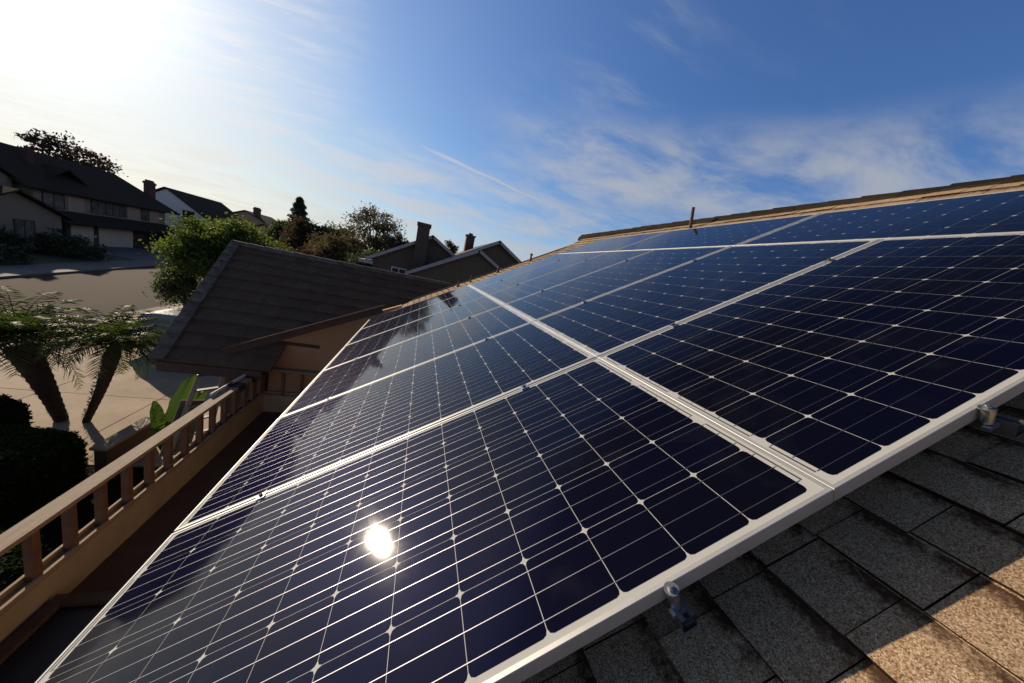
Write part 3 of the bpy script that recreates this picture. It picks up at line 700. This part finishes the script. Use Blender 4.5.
for (yc, lb) in ((5.52, 'dark strip imitating a ladder shadow on the top rail, nearer one'), (5.95, 'dark strip imitating a ladder shadow on the top rail, farther one')):
    b = MB(); b.box(-3.585, -3.425, yc-.10, yc+.10, ZC+.001, ZC+.008); b.box(-3.428, -3.42, yc-.10, yc+.09, ZC-.09, ZC+.001)  # thin dark boxes stand in for the ladder's shadows across the rail
    tag(b.build('shadow_strip', M['glass2'] if 'glass2' in M else M['tyre'], bevel=.003), lb, 'shadow strip', 'dark strips over the railing')

# broad leaved plant behind the railing
bp = empty('banana_plant', (-5.5, 7.3, GZ), 'broad leaved green plant standing between the driveway and the railing', 'plant')
b = MB(); b.tube([(-5.5, 7.3, GZ), (-5.48, 7.32, -4.9), (-5.5, 7.4, -4.3)], [.08, .06, .04], n=8); b.build('stem', M['bark'], bp)
def broadleaf(base, tip, width, droop, fold=(1, 0, 0)):
    b = MB(); base = Vector(base); tip = Vector(tip); d = tip-base; side = d.cross(Vector((-.5, .8, -.35))).normalized()
    n = 14; rows = []
    for i in range(n+1):
        t = i/n; c = base+d*t+Vector((0, 0, -droop*t*t)); w = width*(sin(pi*min(1, t*.93+.06))**.55)
        nz = Vector((0, -1, .3))*.06
        rows.append([c-side*w*(1+.06*sin(i*2.3)), c-side*w*.5+nz*.4, c+nz, c+side*w*.5+nz*.4, c+side*w*(1+.06*cos(i*1.7))])
    for i in range(n):
        for k in range(4): b.poly([rows[i][k], rows[i][k+1], rows[i+1][k+1], rows[i+1][k]])
    return b
for bs, tp, w, dr in (((-5.5, 7.38, -4.4), (-5.30, 7.85, -3.12), .19, .02), ((-5.52, 7.3, -4.7), (-5.62, 7.22, -3.50), .12, .05), ((-5.48, 7.4, -4.4), (-5.15, 7.95, -3.45), .13, .12),
                      ((-5.5, 7.3, -4.5), (-5.2, 7.0, -3.9), .13, .2), ((-5.5, 7.3, -4.6), (-5.9, 7.5, -4.3), .12, .3)):
    broadleaf(bs, tp, w, dr).build('leaf', M['banana'], bp, smooth=True)

# low timber-capped garden wall
gw = empty('garden_wall', (-6.75, 8.2, GZ), 'low garden wall with wooden cap beside the hedge', 'wall')
MB().box(-6.90, -6.62, 7.55, 8.98, -4.94, -4.88).build('timber_cap', M['wood'], gw, bevel=.005)
MB().box(-6.86, -6.66, 7.6, 8.94, GZ, -4.941).build('wall_body', M['fascia'], gw)

# ------------------------------------------------------------------ plants
def leafquad(mb, c, s, rnd, el=1.0):
    a = rnd.uniform(0, 2*pi); z = rnd.uniform(-1, 1); r = sqrt(1-z*z); n = Vector((r*cos(a), r*sin(a), z))
    t = n.cross(Vector((rnd.uniform(-1, 1), rnd.uniform(-1, 1), rnd.uniform(-1, 1)))).normalized(); b_ = n.cross(t)
    t = t*s*el; b_ = b_*s*.55
    mb.poly([c-t, c-b_*.9+t*.1, c+t, c+b_*.9+t*.1])
def tree(name, label, base, top, crown_c, crown_r, nclump, nleaf, leaf, lm, trunk_r, cat='tree', group=None, seed=1, clump=.28, shell=.35, flat=1.0, lean=None, spread=1.0):
    rnd = random.Random(seed); base = Vector(base); t = empty(name, tuple(base), label, cat, group); cc = Vector(crown_c)
    tr = MB(); top = Vector(top)
    mid = base.lerp(top, .5)+Vector((rnd.uniform(-.2, .2), rnd.uniform(-.2, .2), 0))*trunk_r*4
    tr.tube([base, mid, top], [trunk_r, trunk_r*.75, trunk_r*.45], n=9)
    cl = []
    for k in range(nclump):
        while True:
            p = Vector((rnd.uniform(-1, 1), rnd.uniform(-1, 1), rnd.uniform(-1, 1)))
            if shell < p.length < 1: break
        c = cc+Vector((p.x*crown_r[0], p.y*crown_r[1], p.z*crown_r[2])); cl.append((c, rnd.uniform(.55, 1.3)))
        if k % 2 == 0 or nclump < 40:
            s = base.lerp(top, rnd.uniform(.55, 1)); q = s.lerp(c, .5)+Vector((0, 0, .08*crown_r[2])); tr.tube([s, q, c], [trunk_r*.3, trunk_r*.16, trunk_r*.05], n=5, cap=False)
    tr.build('trunk', M['bark'], t, smooth=True)
    cr = MB(); rr = clump*min(crown_r)
    for c, sc in cl:
        for j in range(int(nleaf*sc/nclump)):
            d = Vector((rnd.gauss(0, 1), rnd.gauss(0, 1), rnd.gauss(0, .75*flat)))*rr*sc*.62
            leafquad(cr, c+d, leaf*rnd.uniform(.6, 1.4), rnd)
    cr.build('crown', lm, t)
    return t
# bright tree beside the parked car
tree('leafy_tree', 'bright green bushy tree behind the dark tiled wing roof', (-12.0, 22.4, GZ), (-12.0, 22.0, -1.8), (-11.35, 22.0, -1.75), (2.55, 2.5, 1.85), 200, 56000, .078, M['leaf_y'], .16, seed=4, clump=.24, shell=.3)
tree('weeping_shrub', 'drooping dark green shrub at the foot of the bright tree, above the parked car', (-13.2, 21.6, GZ), (-13.2, 21.6, -4.6), (-12.9, 21.6, -3.85), (1.45, 1.2, 1.45), 56, 8500, .075, M['leaf_d'], .07, cat='shrub', seed=9, clump=.26, shell=.2)
# palms
def palm(label, base, top, r0, r1, crown, R, nfr, seed):
    rnd = random.Random(seed); base = Vector(base); top = Vector(top); t = empty('pygmy_palm', tuple(base), label, 'palm', 'young palms beside the driveway')
    b = MB(); n = 26; pts = []; rad = []
    for i in range(n+1):
        f = i/n; pts.append(base.lerp(top, f)+Vector((0, 0, 0))+Vector((.05*sin(f*3), 0, 0))); rad.append((r0+(r1-r0)*f**1.3)*(1+.10*(i % 2))*(1 if f < .93 else .8))
    b.tube(pts, rad, n=14)
    for i in range(420):     # stubby leaf bases
        f = rnd.uniform(.03, .97); a = rnd.uniform(0, 2*pi); c = base.lerp(top, f); r = (r0+(r1-r0)*f**1.3)
        o = Vector((cos(a), sin(a), 0)); s = Vector((-sin(a), cos(a), 0))*.022
        b.poly([c+o*r*.95-s, c+o*r*.95+s, c+o*(r+.045)+Vector((0, 0, .05))])
    b.build('trunk', M['palmbark'], t)
    for k in range(nfr):
        a = 2*pi*k/nfr*2.39996*3+rnd.uniform(-.15, .15); el = rnd.uniform(.35, 1.35) if k > nfr*.3 else (rnd.uniform(.05, .4) if k > 2 else rnd.uniform(-.6, -.3))
        Lf = R*rnd.uniform(.8, 1.12)
        h = Vector((cos(a), sin(a), 0)); p = Vector(crown); ang = el; m_ = 13; q = [p.copy()]
        for i in range(m_):
            p = p+(h*cos(ang)+Vector((0, 0, 1))*sin(ang))*Lf/m_; ang -= (.07+.07*i/m_)*1.05+rnd.uniform(0, .02); q.append(p.copy())
        f = MB(); f.tube(q, [.014*(1-i/(m_+2)) for i in range(m_+1)], n=4, cap=False)
        side = Vector((-h.y, h.x, 0))
        for i in range(1, m_):
            for sub in (0, .45):
                c = q[i].lerp(q[i+1], sub); d = (q[i+1]-q[i]).normalized(); fr = (i+sub)/m_
                ll = .22*R*sin(pi*min(1, .18+fr*.80))**.7+.03
                for sg in (-1, 1):
                    tip = c+side*sg*ll*.80+d*ll*rnd.uniform(.35, .8)+Vector((0, 0, -ll*rnd.uniform(.05, .45)))
                    f.poly([c-d*.010, c+d*.010, c.lerp(tip, .5)+d*.013+Vector((0, 0, .02)), tip, c.lerp(tip, .5)-d*.012+Vector((0, 0, .02))])
        f.build('frond', M['palm'], t)
palm('thick trunked young palm leaning left behind the hedge', (-9.25, 10.0, GZ), (-9.98, 10.05, -3.75), .115, .275, (-9.98, 10.05, -3.6), 1.65, 54, 31)
palm('slimmer young palm leaning right behind the hedge', (-8.78, 10.0, GZ), (-8.16, 10.0, -3.55), .07, .155, (-8.16, 10.0, -3.42), 1.35, 46, 32)
def hedge(label, x0, x1, y0, y1, z1, n, seed, leaf=.035, cat='hedge', round_=.25):
    rnd = random.Random(seed); t = empty('hedge', ((x0+x1)/2, (y0+y1)/2, GZ), label, cat, 'clipped hedges')
    me = bmesh.new(); bmesh.ops.create_cube(me, size=1); bmesh.ops.subdivide_edges(me, edges=me.edges[:], cuts=7, use_grid_fill=True)
    sx_, sy_, sz_ = x1-x0, y1-y0, z1-GZ
    for v in me.verts:
        p = v.co*2; q = Vector((abs(p.x), abs(p.y), max(0, p.z))); m = 1/(1+round_*max(0, (q.x**6+q.y**6+q.z**6)-1))
        m *= 1+.035*sin(p.x*7+seed)*cos(p.y*6)+rnd.uniform(-.012, .012)
        v.co = Vector(((x0+x1)/2+p.x*m*sx_/2, (y0+y1)/2+p.y*m*sy_/2, (GZ+z1)/2+p.z*(m if p.z > 0 else 1)*sz_/2))
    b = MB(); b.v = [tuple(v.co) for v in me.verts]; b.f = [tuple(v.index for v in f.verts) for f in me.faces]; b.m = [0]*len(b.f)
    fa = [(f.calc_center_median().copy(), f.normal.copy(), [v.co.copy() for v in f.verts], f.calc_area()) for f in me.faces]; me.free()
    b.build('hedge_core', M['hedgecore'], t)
    lv = MB(); tot = sum(f[3] for f in fa)
    for c, nn, vs, ar in fa:
        for k in range(max(1, int(n*ar/tot))):
            p = vs[0].lerp(vs[1], rnd.random()).lerp(vs[3].lerp(vs[2], rnd.random()), rnd.random()); leafquad(lv, p+(p-Vector(((x0+x1)/2, (y0+y1)/2, (GZ+z1)/2))).normalized()*rnd.uniform(-.01, .05), leaf*rnd.uniform(.6, 1.3), rnd)
    lv.build('leaves', M['hedge'], t)
hedge('long dark clipped hedge in front of the two palm trunks', -9.4, -6.93, 5.9, 7.85, -4.48, 22000, 1)
hedge('rounded dark hedge at the left beyond the long hedge', -10.6, -8.75, 7.9, 8.9, -4.42, 9000, 2)
hedge('low dark shrub mass between the hedge and the house wall', -9.3, -5.6, 2.9, 5.6, -4.9, 20000, 3, leaf=.05)
hedge('dark shrub nearest below the left end of the railing', -9.0, -4.8, -3.0, 2.4, -4.7, 24000, 5, leaf=.05)

# ------------------------------------------------------------------ parked car
car = empty('parked_car', (-9.0, 15.9, GZ), 'dark parked van with a glinting roof between the right palm and the tiled wing', 'car')
def lathe_y(b, c, prof, n=24):     # prof: (y offset, radius)
    rings = []
    for y, r in prof:
        base = len(b.v); rings.append(base)
        for k in range(n): a = 2*pi*k/n; b.v.append((c[0]+r*cos(a), c[1]+y, c[2]+r*sin(a)))
    for i in range(len(prof)-1):
        for k in range(n): b.f.append((rings[i]+k, rings[i]+(k+1) % n, rings[i+1]+(k+1) % n, rings[i+1]+k)); b.m.append(0)
    b.f.append(tuple(rings[-1]+k for k in range(n))); b.m.append(0); b.f.append(tuple(rings[0]+k for k in range(n))[::-1]); b.m.append(0)
prof = [(-11.28, -5.32), (-11.33, -5.1), (-11.30, -4.80), (-11.16, -4.62), (-11.02, -4.15), (-10.88, -3.94), (-10.5, -3.86), (-9.3, -3.83), (-8.3, -3.87), (-7.9, -3.98), (-7.2, -4.55), (-6.5, -4.72), (-6.35, -4.95), (-6.35, -5.32)]
def yin(z): return .0 if z < -4.7 else (z+4.7)/.85*.16
b = MB(); Y0, Y1 = 15.0, 16.85
Lf = [(x, Y0+yin(z), z) for x, z in prof]; Rf = [(x, Y1-yin(z), z) for x, z in prof]
mid_i = [(x, z) for x, z in prof]
for i in range(len(prof)-1): b.poly([Lf[i], Lf[i+1], Rf[i+1], Rf[i]])
b.poly([Lf[0], Rf[0], Rf[-1], Lf[-1]])
low = lambda S_: [S_[0], S_[1], S_[2], (-11.2, S_[2][1], -4.7), (-6.45, S_[2][1], -4.7), S_[12], S_[13]]
b.poly(low(Lf)[::-1]); b.poly(low(Rf))
upL = [(-11.2, Y0, -4.7)]+Lf[3:12]+[(-6.45, Y0, -4.7)]; upR = [(-11.2, Y1, -4.7)]+Rf[3:12]+[(-6.45, Y1, -4.7)]
b.poly(upL[::-1]); b.poly(upR)
b.build('body', M['carpaint'], car, bevel=.03)
def sidewin(xa, xb, xc, xd, za, zb, Y, sg):
    yo = lambda z: (Y+yin(z)-.006) if sg > 0 else (Y-yin(z)+.006)
    return MB().poly([(xa, yo(za), za), (xb, yo(za), za), (xc, yo(zb), zb), (xd, yo(zb), zb)]) 
for q in ((-10.95, -10.05, -10.05, -10.80), (-9.95, -8.95, -8.95, -9.95), (-8.85, -7.5, -8.1, -8.85)):
    for Y, sg in ((Y0, 1), (Y1, -1)):
        b = MB(); yo = (lambda z: Y+yin(z)-.006) if sg > 0 else (lambda z: Y-yin(z)+.006)
        b.slab([(q[0], yo(-4.62), -4.62), (q[1], yo(-4.62), -4.62), (q[2], yo(-4.05), -4.05), (q[3], yo(-4.05), -4.05)], .004); b.build('side_window', M['glass'], car)
b = MB(); b.slab([(-11.175, Y0+.2, -4.60), (-11.175, Y1-.2, -4.60), (-11.04, Y1-.27, -4.15), (-11.04, Y0+.27, -4.15)][::-1], .004); b.build('rear_window', M['glass'], car)
for y in (Y0+.08, Y1-.38):
    MB().box(-11.345, -11.29, y, y+.30, -4.98, -4.84).build('tail_light', M['brick'], car, bevel=.01)
MB().box(-11.42, -11.25, Y0+.05, Y1-.05, -5.42, -5.18).build('bumper', M['carpaint'], car, bevel=.03)
for x in (-10.58, -7.3):
    for y, sg in ((Y0-.01, 1), (Y1-.21, -1)):
        b = MB(); lathe_y(b, (x, y, -5.36), [(0, .24), (0, .32), (.03, .34), (.19, .34), (.22, .32), (.22, .24)]); w = b.build('wheel', M['tyre'], car)
        b = MB(); lathe_y(b, (x, y, -5.36), [(-.012 if sg > 0 else .215, .21), (.01 if sg > 0 else .232, .22)]); b.build('rim', M['rim'], w)

# ------------------------------------------------------------------ houses
def gable_box(parent, x0, x1, y0, y1, zb, ze, zr, axis, wm, rm, over=.45, th=.14, name='roof'):
    """walls with gables + two roof slabs; axis 'y': ridge runs along Y"""
    b = MB()
    if axis == 'y':
        xm = (x0+x1)/2
        b.poly([(x0, y0, zb), (x1, y0, zb), (x1, y0, ze), (xm, y0, zr), (x0, y0, ze)]); b.poly([(x0, y1, zb), (x1, y1, zb), (x1, y1, ze), (xm, y1, zr), (x0, y1, ze)][::-1])
        b.poly([(x0, y1, zb), (x0, y0, zb), (x0, y0, ze), (x0, y1, ze)]); b.poly([(x1, y0, zb), (x1, y1, zb), (x1, y1, ze), (x1, y0, ze)])
    else:
        ym = (y0+y1)/2
        b.poly([(x0, y1, zb), (x0, y0, zb), (x0, y0, ze), (x0, ym, zr), (x0, y1, ze)]); b.poly([(x1, y0, zb), (x1, y1, zb), (x1, y1, ze), (x1, ym, zr), (x1, y0, ze)])
        b.poly([(x0, y0, zb), (x1, y0, zb), (x1, y0, ze), (x0, y0, ze)]); b.poly([(x1, y1, zb), (x0, y1, zb), (x0, y1, ze), (x1, y1, ze)])
    b.build('wall', wm, parent)
    r = MB()
    if axis == 'y':
        s = (zr-ze)/(xm-x0); e = over
        r.slab([(x0-e, y0-e, ze-s*e+th), (xm, y0-e, zr+th), (xm, y1+e, zr+th), (x0-e, y1+e, ze-s*e+th)][::-1], th)
        r.slab([(xm, y0-e, zr+th), (x1+e, y0-e, ze-s*e+th), (x1+e, y1+e, ze-s*e+th), (xm, y1+e, zr+th)][::-1], th)
    else:
        s = (zr-ze)/(ym-y0); e = over
        r.slab([(x0-e, y0-e, ze-s*e+th), (x1+e, y0-e, ze-s*e+th), (x1+e, ym, zr+th), (x0-e, ym, zr+th)], th)
        r.slab([(x0-e, ym, zr+th), (x1+e, ym, zr+th), (x1+e, y1+e, ze-s*e+th), (x0-e, y1+e, ze-s*e+th)], th)
    return r.build(name, rm, parent)
def window_x(parent, X, y0, y1, z0, z1, nm=1, fm=None):     # window on a wall facing +X
    b = MB(); f = .07
    b.box(X, X+.05, y0, y0+f, z0, z1); b.box(X, X+.05, y1-f, y1, z0, z1); b.box(X, X+.048, y0+f, y1-f, z0, z0+f); b.box(X, X+.048, y0+f, y1-f, z1-f, z1)
    for k in range(1, nm): yc = y0+(y1-y0)*k/nm; b.box(X, X+.045, yc-.03, yc+.03, z0+f, z1-f)
    w = b.build('window', fm or M['trimdark'], parent); MB().box(X, X+.02, y0+.05, y1-.05, z0+.05, z1-.05).build('pane', M['blindglass'], w)
def window_y(parent, Y, x0, x1, z0, z1, nm=1, fm=None):     # on a wall facing -Y
    b = MB(); f = .06
    b.box(x0, x0+f, Y-.05, Y, z0, z1); b.box(x1-f, x1, Y-.05, Y, z0, z1); b.box(x0+f, x1-f, Y-.048, Y, z0, z0+f); b.box(x0+f, x1-f, Y-.048, Y, z1-f, z1)
    for k in range(1, nm): xc = x0+(x1-x0)*k/nm; b.box(xc-.03, xc+.03, Y-.045, Y, z0+f, z1-f)
    w = b.build('window', fm or M['white'], parent); MB().box(x0+.05, x1-.05, Y-.02, Y, z0+.05, z1-.05).build('pane', M['glass'], w)
def chimney(parent, x0, x1, y0, y1, z0, z1, m):
    c = MB().box(x0, x1, y0, y1, z0, z1).build('chimney', m, parent)
    MB().box(x0-.08, x1+.08, y0-.08, y1+.08, z1-.35, z1-.1).box(x0+.1, x1-.1, y0+.1, y1-.1, z1+.001, z1+.2).build('chimney_cap', m, c)

# big beige two-storey house over the street
A = empty('beige_house', (-38, 46, GZ), 'large two storey beige house with cream garage doors and long dark roof over the street', 'house')
XF = -35.0
MB().box(-46.5, XF-.6, 41.6, 57.6, GZ, -.72).build('wall', M['wallA'], A)
MB().box(XF-.6, XF, 43.6, 57.5, GZ, -2.75).build('garage_wall', M['trimdark'], A)
# garage doors as panelled sheets
for (a, b_) in ((44.0, 46.35), (46.95, 51.3)):
    g = MB(); g.box(XF, XF+.05, a, b_, GZ+.08, -3.52)
    for k in range(1, 4): z = GZ+.08+(2.1)*k/4; g.box(XF+.05, XF+.062, a+.05, b_-.05, z-.24, z+.20)
    g.build('garage_door', M['garage'], A)
MB().box(XF, XF+.05, 54.0, 55.3, GZ+.08, -3.5).build('garage_door', M['garage'], A)
MB().box(XF, XF+.06, 51.9, 53.3, GZ, -3.5).build('entry_door', M['brick'], A)
# skirt roof over the garages
r = MB(); r.slab([(XF+1.1, 42.4, -3.35), (XF+1.1, 58.2, -3.35), (XF-.62, 58.2, -2.38), (XF-.62, 42.4, -2.38)], .16); r.build('skirt_roof', M['roofA'], A)
# upper storey panels and windows
XU = XF-.58
for a, b_ in ((44.6, 46.3), (51.6, 53.3), (54.9, 56.4)): MB().box(XU-.02, XU+.03, a, b_, -2.30, -.80).build('wall_panel', M['peach'], A)
window_x(A, XU-.0, 47.0, 51.3, -2.22, -.78, nm=5); window_x(A, XU, 42.3, 44.3, -2.25, -.85, nm=2); window_x(A, XU, 53.6, 54.7, -2.2, -.9, nm=1)
# main roof: eave over the street side, hipped right end
r = MB(); ez, rzA = -.62, 2.75
r.slab([(XF+.1, 40.2, ez), (XF+.1, 59.4, ez), (-39.8, 56.0, rzA), (-39.8, 40.2, rzA)], .2)
r.slab([(XF+.1, 59.4, ez), (-47.5, 59.4, ez), (-39.8, 56.0, rzA)], .2)
r.slab([(-39.8, 40.2, rzA), (-39.8, 56.0, rzA), (-47.5, 59.4, ez), (-47.5, 40.2, ez)], .2)
r.build('roof', M['roofA'], A)
r = MB()
r.slab([(XF-1.4, 46.0, 1.75), (XF-1.4, 44.0, .55), (XF-4, 44.0, .55), (XF-4, 46.0, 1.75)][::-1], .12); r.slab([(XF-1.4, 46.0, 1.75), (XF-1.4, 48.0, .55), (XF-4, 48.0, .55), (XF-4, 46.0, 1.75)], .12)
r.build('dormer', M['roofA'], A)
chimney(A, -38.3, -37.9, 44.15, 44.75, .2, 2.75, M['brick']); chimney(A, -38.8, -38.1, 59.0, 60.0, -3, 2.9, M['brick'])
# left cross wing, gable to the street
gable_box(A, -46, XF-1.0, 32.0, 40.5, GZ, -.25, 2.15, 'x', M['wallA'], M['roofA'], over=.5)
gable_box(A, -36.6, XF+2.4, 32.6, 40.1, GZ, -2.7, -1.05, 'x', M['wallA'], M['roofA'], over=.6, name='porch_roof')
window_x(A, XF+2.41, 36.4, 37.9, -4.9, -3.3, nm=2); window_x(A, XF-.99, 36.8, 38.0, -.6, .3, nm=2)
gable_box(A, -45, -40.4, 40.6, 44.6, 0, 2.1, 2.95, 'x', M['peach'], M['roofA'], over=.3, name='attic_roof')

B = empty('white_house', (-40.5, 70, GZ), 'white gabled house with dark roof beyond the beige house', 'house')
gable_box(B, -46.2, -34.8, 66, 80, GZ, -1.0, 2.70, 'y', M['whitewall'], M['roofA'], over=.35)
window_y(B, 66, -38.4, -36.9, -1.5, .1, nm=2, fm=M['trimdark'])
D_ = empty('distant_house', (-38, 98, GZ), 'distant house with grey roof and chimney just above the bright green tree', 'house')
gable_box(D_, -50, -35.5, 95, 108, GZ, -.6, 2.7, 'y', M['wallA'], M['roofA'], over=.5)
gable_box(D_, -40, -29, 84, 93, GZ, -2.4, .4, 'y', M['wallA'], M['roofA'], over=.5)
chimney(D_, -41.5, -40.5, 95.5, 97, 1, 4.0, M['brick'])

# neighbouring gabled house on this side of the street
C = empty('gabled_house', (-1, 28, GZ), 'olive grey neighbour house with pale edged gables and two chimneys beyond the roof', 'house')
def gable_c(xl_, zl, xp, zp, xr_, Y, depth, zb=GZ, wallx0=None, ow=.35, barge=.20, rm='roofC'):
    s1 = (zp-zl)/(xp-xl_); zr_ = zp-s1*(xr_-xp)
    b = MB(); x0 = wallx0 if wallx0 is not None else xl_+.45; x1 = xr_-.45
    b.slab([(x0, Y+ow, zb), (x1, Y+ow, zb), (x1, Y+ow, zp-s1*(x1-xp)-.12), (xp, Y+ow, zp-.12), (x0, Y+ow, zp-s1*(xp-x0)-.12)], .2, n=(0, -1, 0))
    b.box(x0, x0+.2, Y+ow+.2, Y+depth, zb, zp-s1*(xp-x0)-.14); b.box(x1-.2, x1, Y+ow+.2, Y+depth, zb, zp-s1*(x1-xp)-.14)
    b.build('wall', M['sidingC'], C)
    r = MB(); th = .12
    r.slab([(xl_, Y+.04, zl), (xp, Y+.04, zp), (xp, Y+depth, zp), (xl_, Y+depth, zl)], th); r.slab([(xp, Y+.04, zp), (xr_, Y+.04, zr_), (xr_, Y+depth, zr_), (xp, Y+depth, zp)], th)
    r.build('roof', M[rm], C)
    g = MB(); n1 = Vector((-s1, 0, 1)).normalized()
    g.bar(Vector((xl_, Y, zl))-n1*barge/2+n1*.02, Vector((xp, Y, zp))-n1*barge/2+n1*.02, .045, barge, up=n1)
    n2 = Vector((s1, 0, 1)).normalized()
    g.bar(Vector((xp, Y, zp))-n2*barge/2+n2*.02, Vector((xr_, Y, zr_))-n2*barge/2+n2*.02, .045, barge, up=n2)
    g.build('barge_board', M['barge'], C)
gable_c(-4.75, -.38, -.53, 2.10, 3.4, 24.0, 10)
gable_c(-1.95, -.72, 2.58, 1.75, 6.9, 22.0, 2.4)
gable_c(-.6, .0, 4.10, 2.76, 9.0, 23.2, 12)
window_y(C, 24.35, -3.0, -1.98, -1.25, -.62, nm=2)
c = MB().box(-1.62, -.80, 23.55, 24.3, -1.5, 2.62).build('chimney', M['chimC'], C); MB().box(-1.68, -.74, 23.49, 24.36, 2.50, 2.72).build('chimney_cap', M['chimC'], c)
c = MB().box(2.45, 3.2, 30.0, 30.8, 1, 3.2).build('chimney', M['brick'], C); MB().box(2.38, 3.27, 29.95, 30.85, 3.2, 3.32).box(2.65, 3.0, 30.2, 30.6, 3.32, 3.5).build('chimney_cap', M['chimC'], c)
MB().box(-5.1, -4.2, 24.0, 34, -.72, -.5).build('eave_soffit', M['barge'], C)

# ------------------------------------------------------------------ distant trees
GT = 'trees beyond the rooftops'
tree('airy_tree', 'wide airy tree rising behind the beige house roof', (-55, 72, GZ), (-55, 72, 2.5), (-55, 71.0, 4.4), (3.0, 7.5, 3.0), 62, 3600, .24, M['leaf_r2'], .35, seed=12, clump=.24, shell=.35, group=GT)
# conifer
def conifer(label, base, h, r, seed):
    rnd = random.Random(seed); t = empty('conifer', base, label, 'tree', GT); x, y, z = base
    MB().tube([(x, y, z), (x, y, z+h)], [.3, .03], n=7).build('trunk', M['bark'], t); b = MB()
    for k in range(4600):
        f = rnd.random()**.75; zz = z+h*(.15+.87*f); rr = r*(1-f)**.62*(.80+.20*sin(zz*5.6+1))+.22; a = rnd.uniform(0, 2*pi); q = rnd.random()**.4
        leafquad(b, Vector((x+rr*q*cos(a), y+rr*q*sin(a), zz-.25*q)), .22, rnd, 1.3)
    b.build('crown', M['conifer'], t)
conifer('tall dark conifer standing above the distant trees', (-25.3, 75, GZ), 12.6, 3.2, 5)
tree('rusty_tree', 'rust red tree right beside the conifer', (-22.6, 72, GZ), (-22.6, 72, -1), (-22.6, 72, -.6), (3.6, 3.4, 3.4), 70, 8500, .22, M['leaf_r'], .3, seed=22, clump=.3, group=GT)
tree('dark_tree', 'dark green tree between the conifer and the tall airy tree', (-17.8, 71, GZ), (-17.8, 71, -.5), (-17.6, 71, -.4), (3.9, 3.4, 3.6), 70, 9500, .22, M['leaf_d'], .3, seed=23, clump=.3, group=GT)
tree('tall_olive_tree', 'tall open olive tree with visible limbs left of the neighbour chimney', (-8.8, 56, GZ), (-8.9, 56, 1.6), (-8.7, 56, 2.4), (4.2, 3.6, 4.1), 80, 9500, .16, M['leaf_o'], .35, seed=24, clump=.24, shell=.25, group=GT)
tree('olive_bush_tree', 'lower olive brown tree under the tall open tree', (-11.5, 50, GZ), (-11.5, 50, -2), (-11.4, 50, -1.8), (3.4, 3, 3.0), 70, 9500, .17, M['leaf_o'], .25, seed=25, clump=.28, group=GT)
tree('small_rusty_tree', 'small reddish tree low between the dark tile roof and the trees', (-14.2, 47, GZ), (-14.2, 47, -3.2), (-14.2, 47, -3.1), (2.6, 2.4, 1.7), 50, 5500, .15, M['leaf_r'], .2, seed=26, clump=.3, group=GT)
tree('round_olive_tree', 'small round tree between the tall open tree and the grey gable', (-4.6, 52, GZ), (-4.6, 52, 0), (-4.8, 52, 1.1), (1.9, 1.8, 1.7), 40, 5000, .15, M['leaf_o'], .2, seed=27, clump=.32, group=GT)
tree('background_tree', 'dark leafy tree left of the conifer behind the house roofs', (-30.5, 84, GZ), (-30.5, 84, -2), (-30.0, 84, -.9), (3.4, 3.4, 3.2), 60, 7500, .24, M['leaf_d'], .3, seed=28, clump=.3, group=GT)
tree('background_tree', 'dull olive tree closing the gap behind the small reddish tree', (-15.0, 60, GZ), (-15, 60, -2), (-15.0, 60, -2.2), (4.5, 3.4, 2.9), 70, 9500, .2, M['leaf_o'], .3, seed=29, clump=.3, group=GT)
tree('background_tree', 'dark tree low against the left end of the grey gable', (-7.0, 44, GZ), (-7, 44, -3), (-7.0, 44, -2.2), (2.8, 2.4, 2.3), 60, 7500, .15, M['leaf_d'], .25, seed=30, clump=.3, group=GT)
tree('background_tree', 'green tree behind the second chimney of the neighbour house', (1.6, 46, GZ), (1.6, 46, 1), (2.0, 46, 2.3), (1.4, 1.4, 1.0), 26, 2600, .14, M['leaf_o'], .2, seed=33, clump=.34, group=GT)
# shrubs in front of the beige house
for i, (x, y, rx_, rz_, lb) in enumerate(((-29.8, 36.5, 2.6, .9, 'wide dark shrub at the middle of the shaded lawn'), (-32.5, 33.5, 2.4, 1.1, 'dark shrub against the left wing wall of the beige house'),
                                         (-28.2, 29.5, 1.6, .6, 'low dark shrub by the pavement at the far left'), (-33.2, 39.5, 1.6, 1.0, 'dark shrub beside the single garage door'), (-33.6, 55.0, 1.4, 1.2, 'dark bush beyond the double garage door'))):
    tree('garden_shrub', lb, (x, y, GZ), (x, y, GZ+rz_), (x, y, GZ+rz_*.8), (rx_, 1.5, rz_), 34, 3600, .11, M['leaf_d'], .06, cat='shrub', group='shrubs before the beige house', seed=50+i, clump=.5, shell=.1)
lp = empty('garden_lamp', (-33.2, 42.0, GZ), 'small pale garden lamp post left of the cream garage doors', 'lamp')
MB().tube([(-33.2, 42.0, GZ), (-33.2, 42.0, GZ+.95)], .06, n=8).build('post', M['lampwhite'], lp); MB().tube([(-33.2, 42, GZ+.95), (-33.2, 42, GZ+1.2), (-33.2, 42, GZ+1.28)], [.12, .15, .04], n=8).build('lamp_head', M['lampwhite'], lp)

for o in bpy.data.objects:
    if '_o' in o: del o['_o']
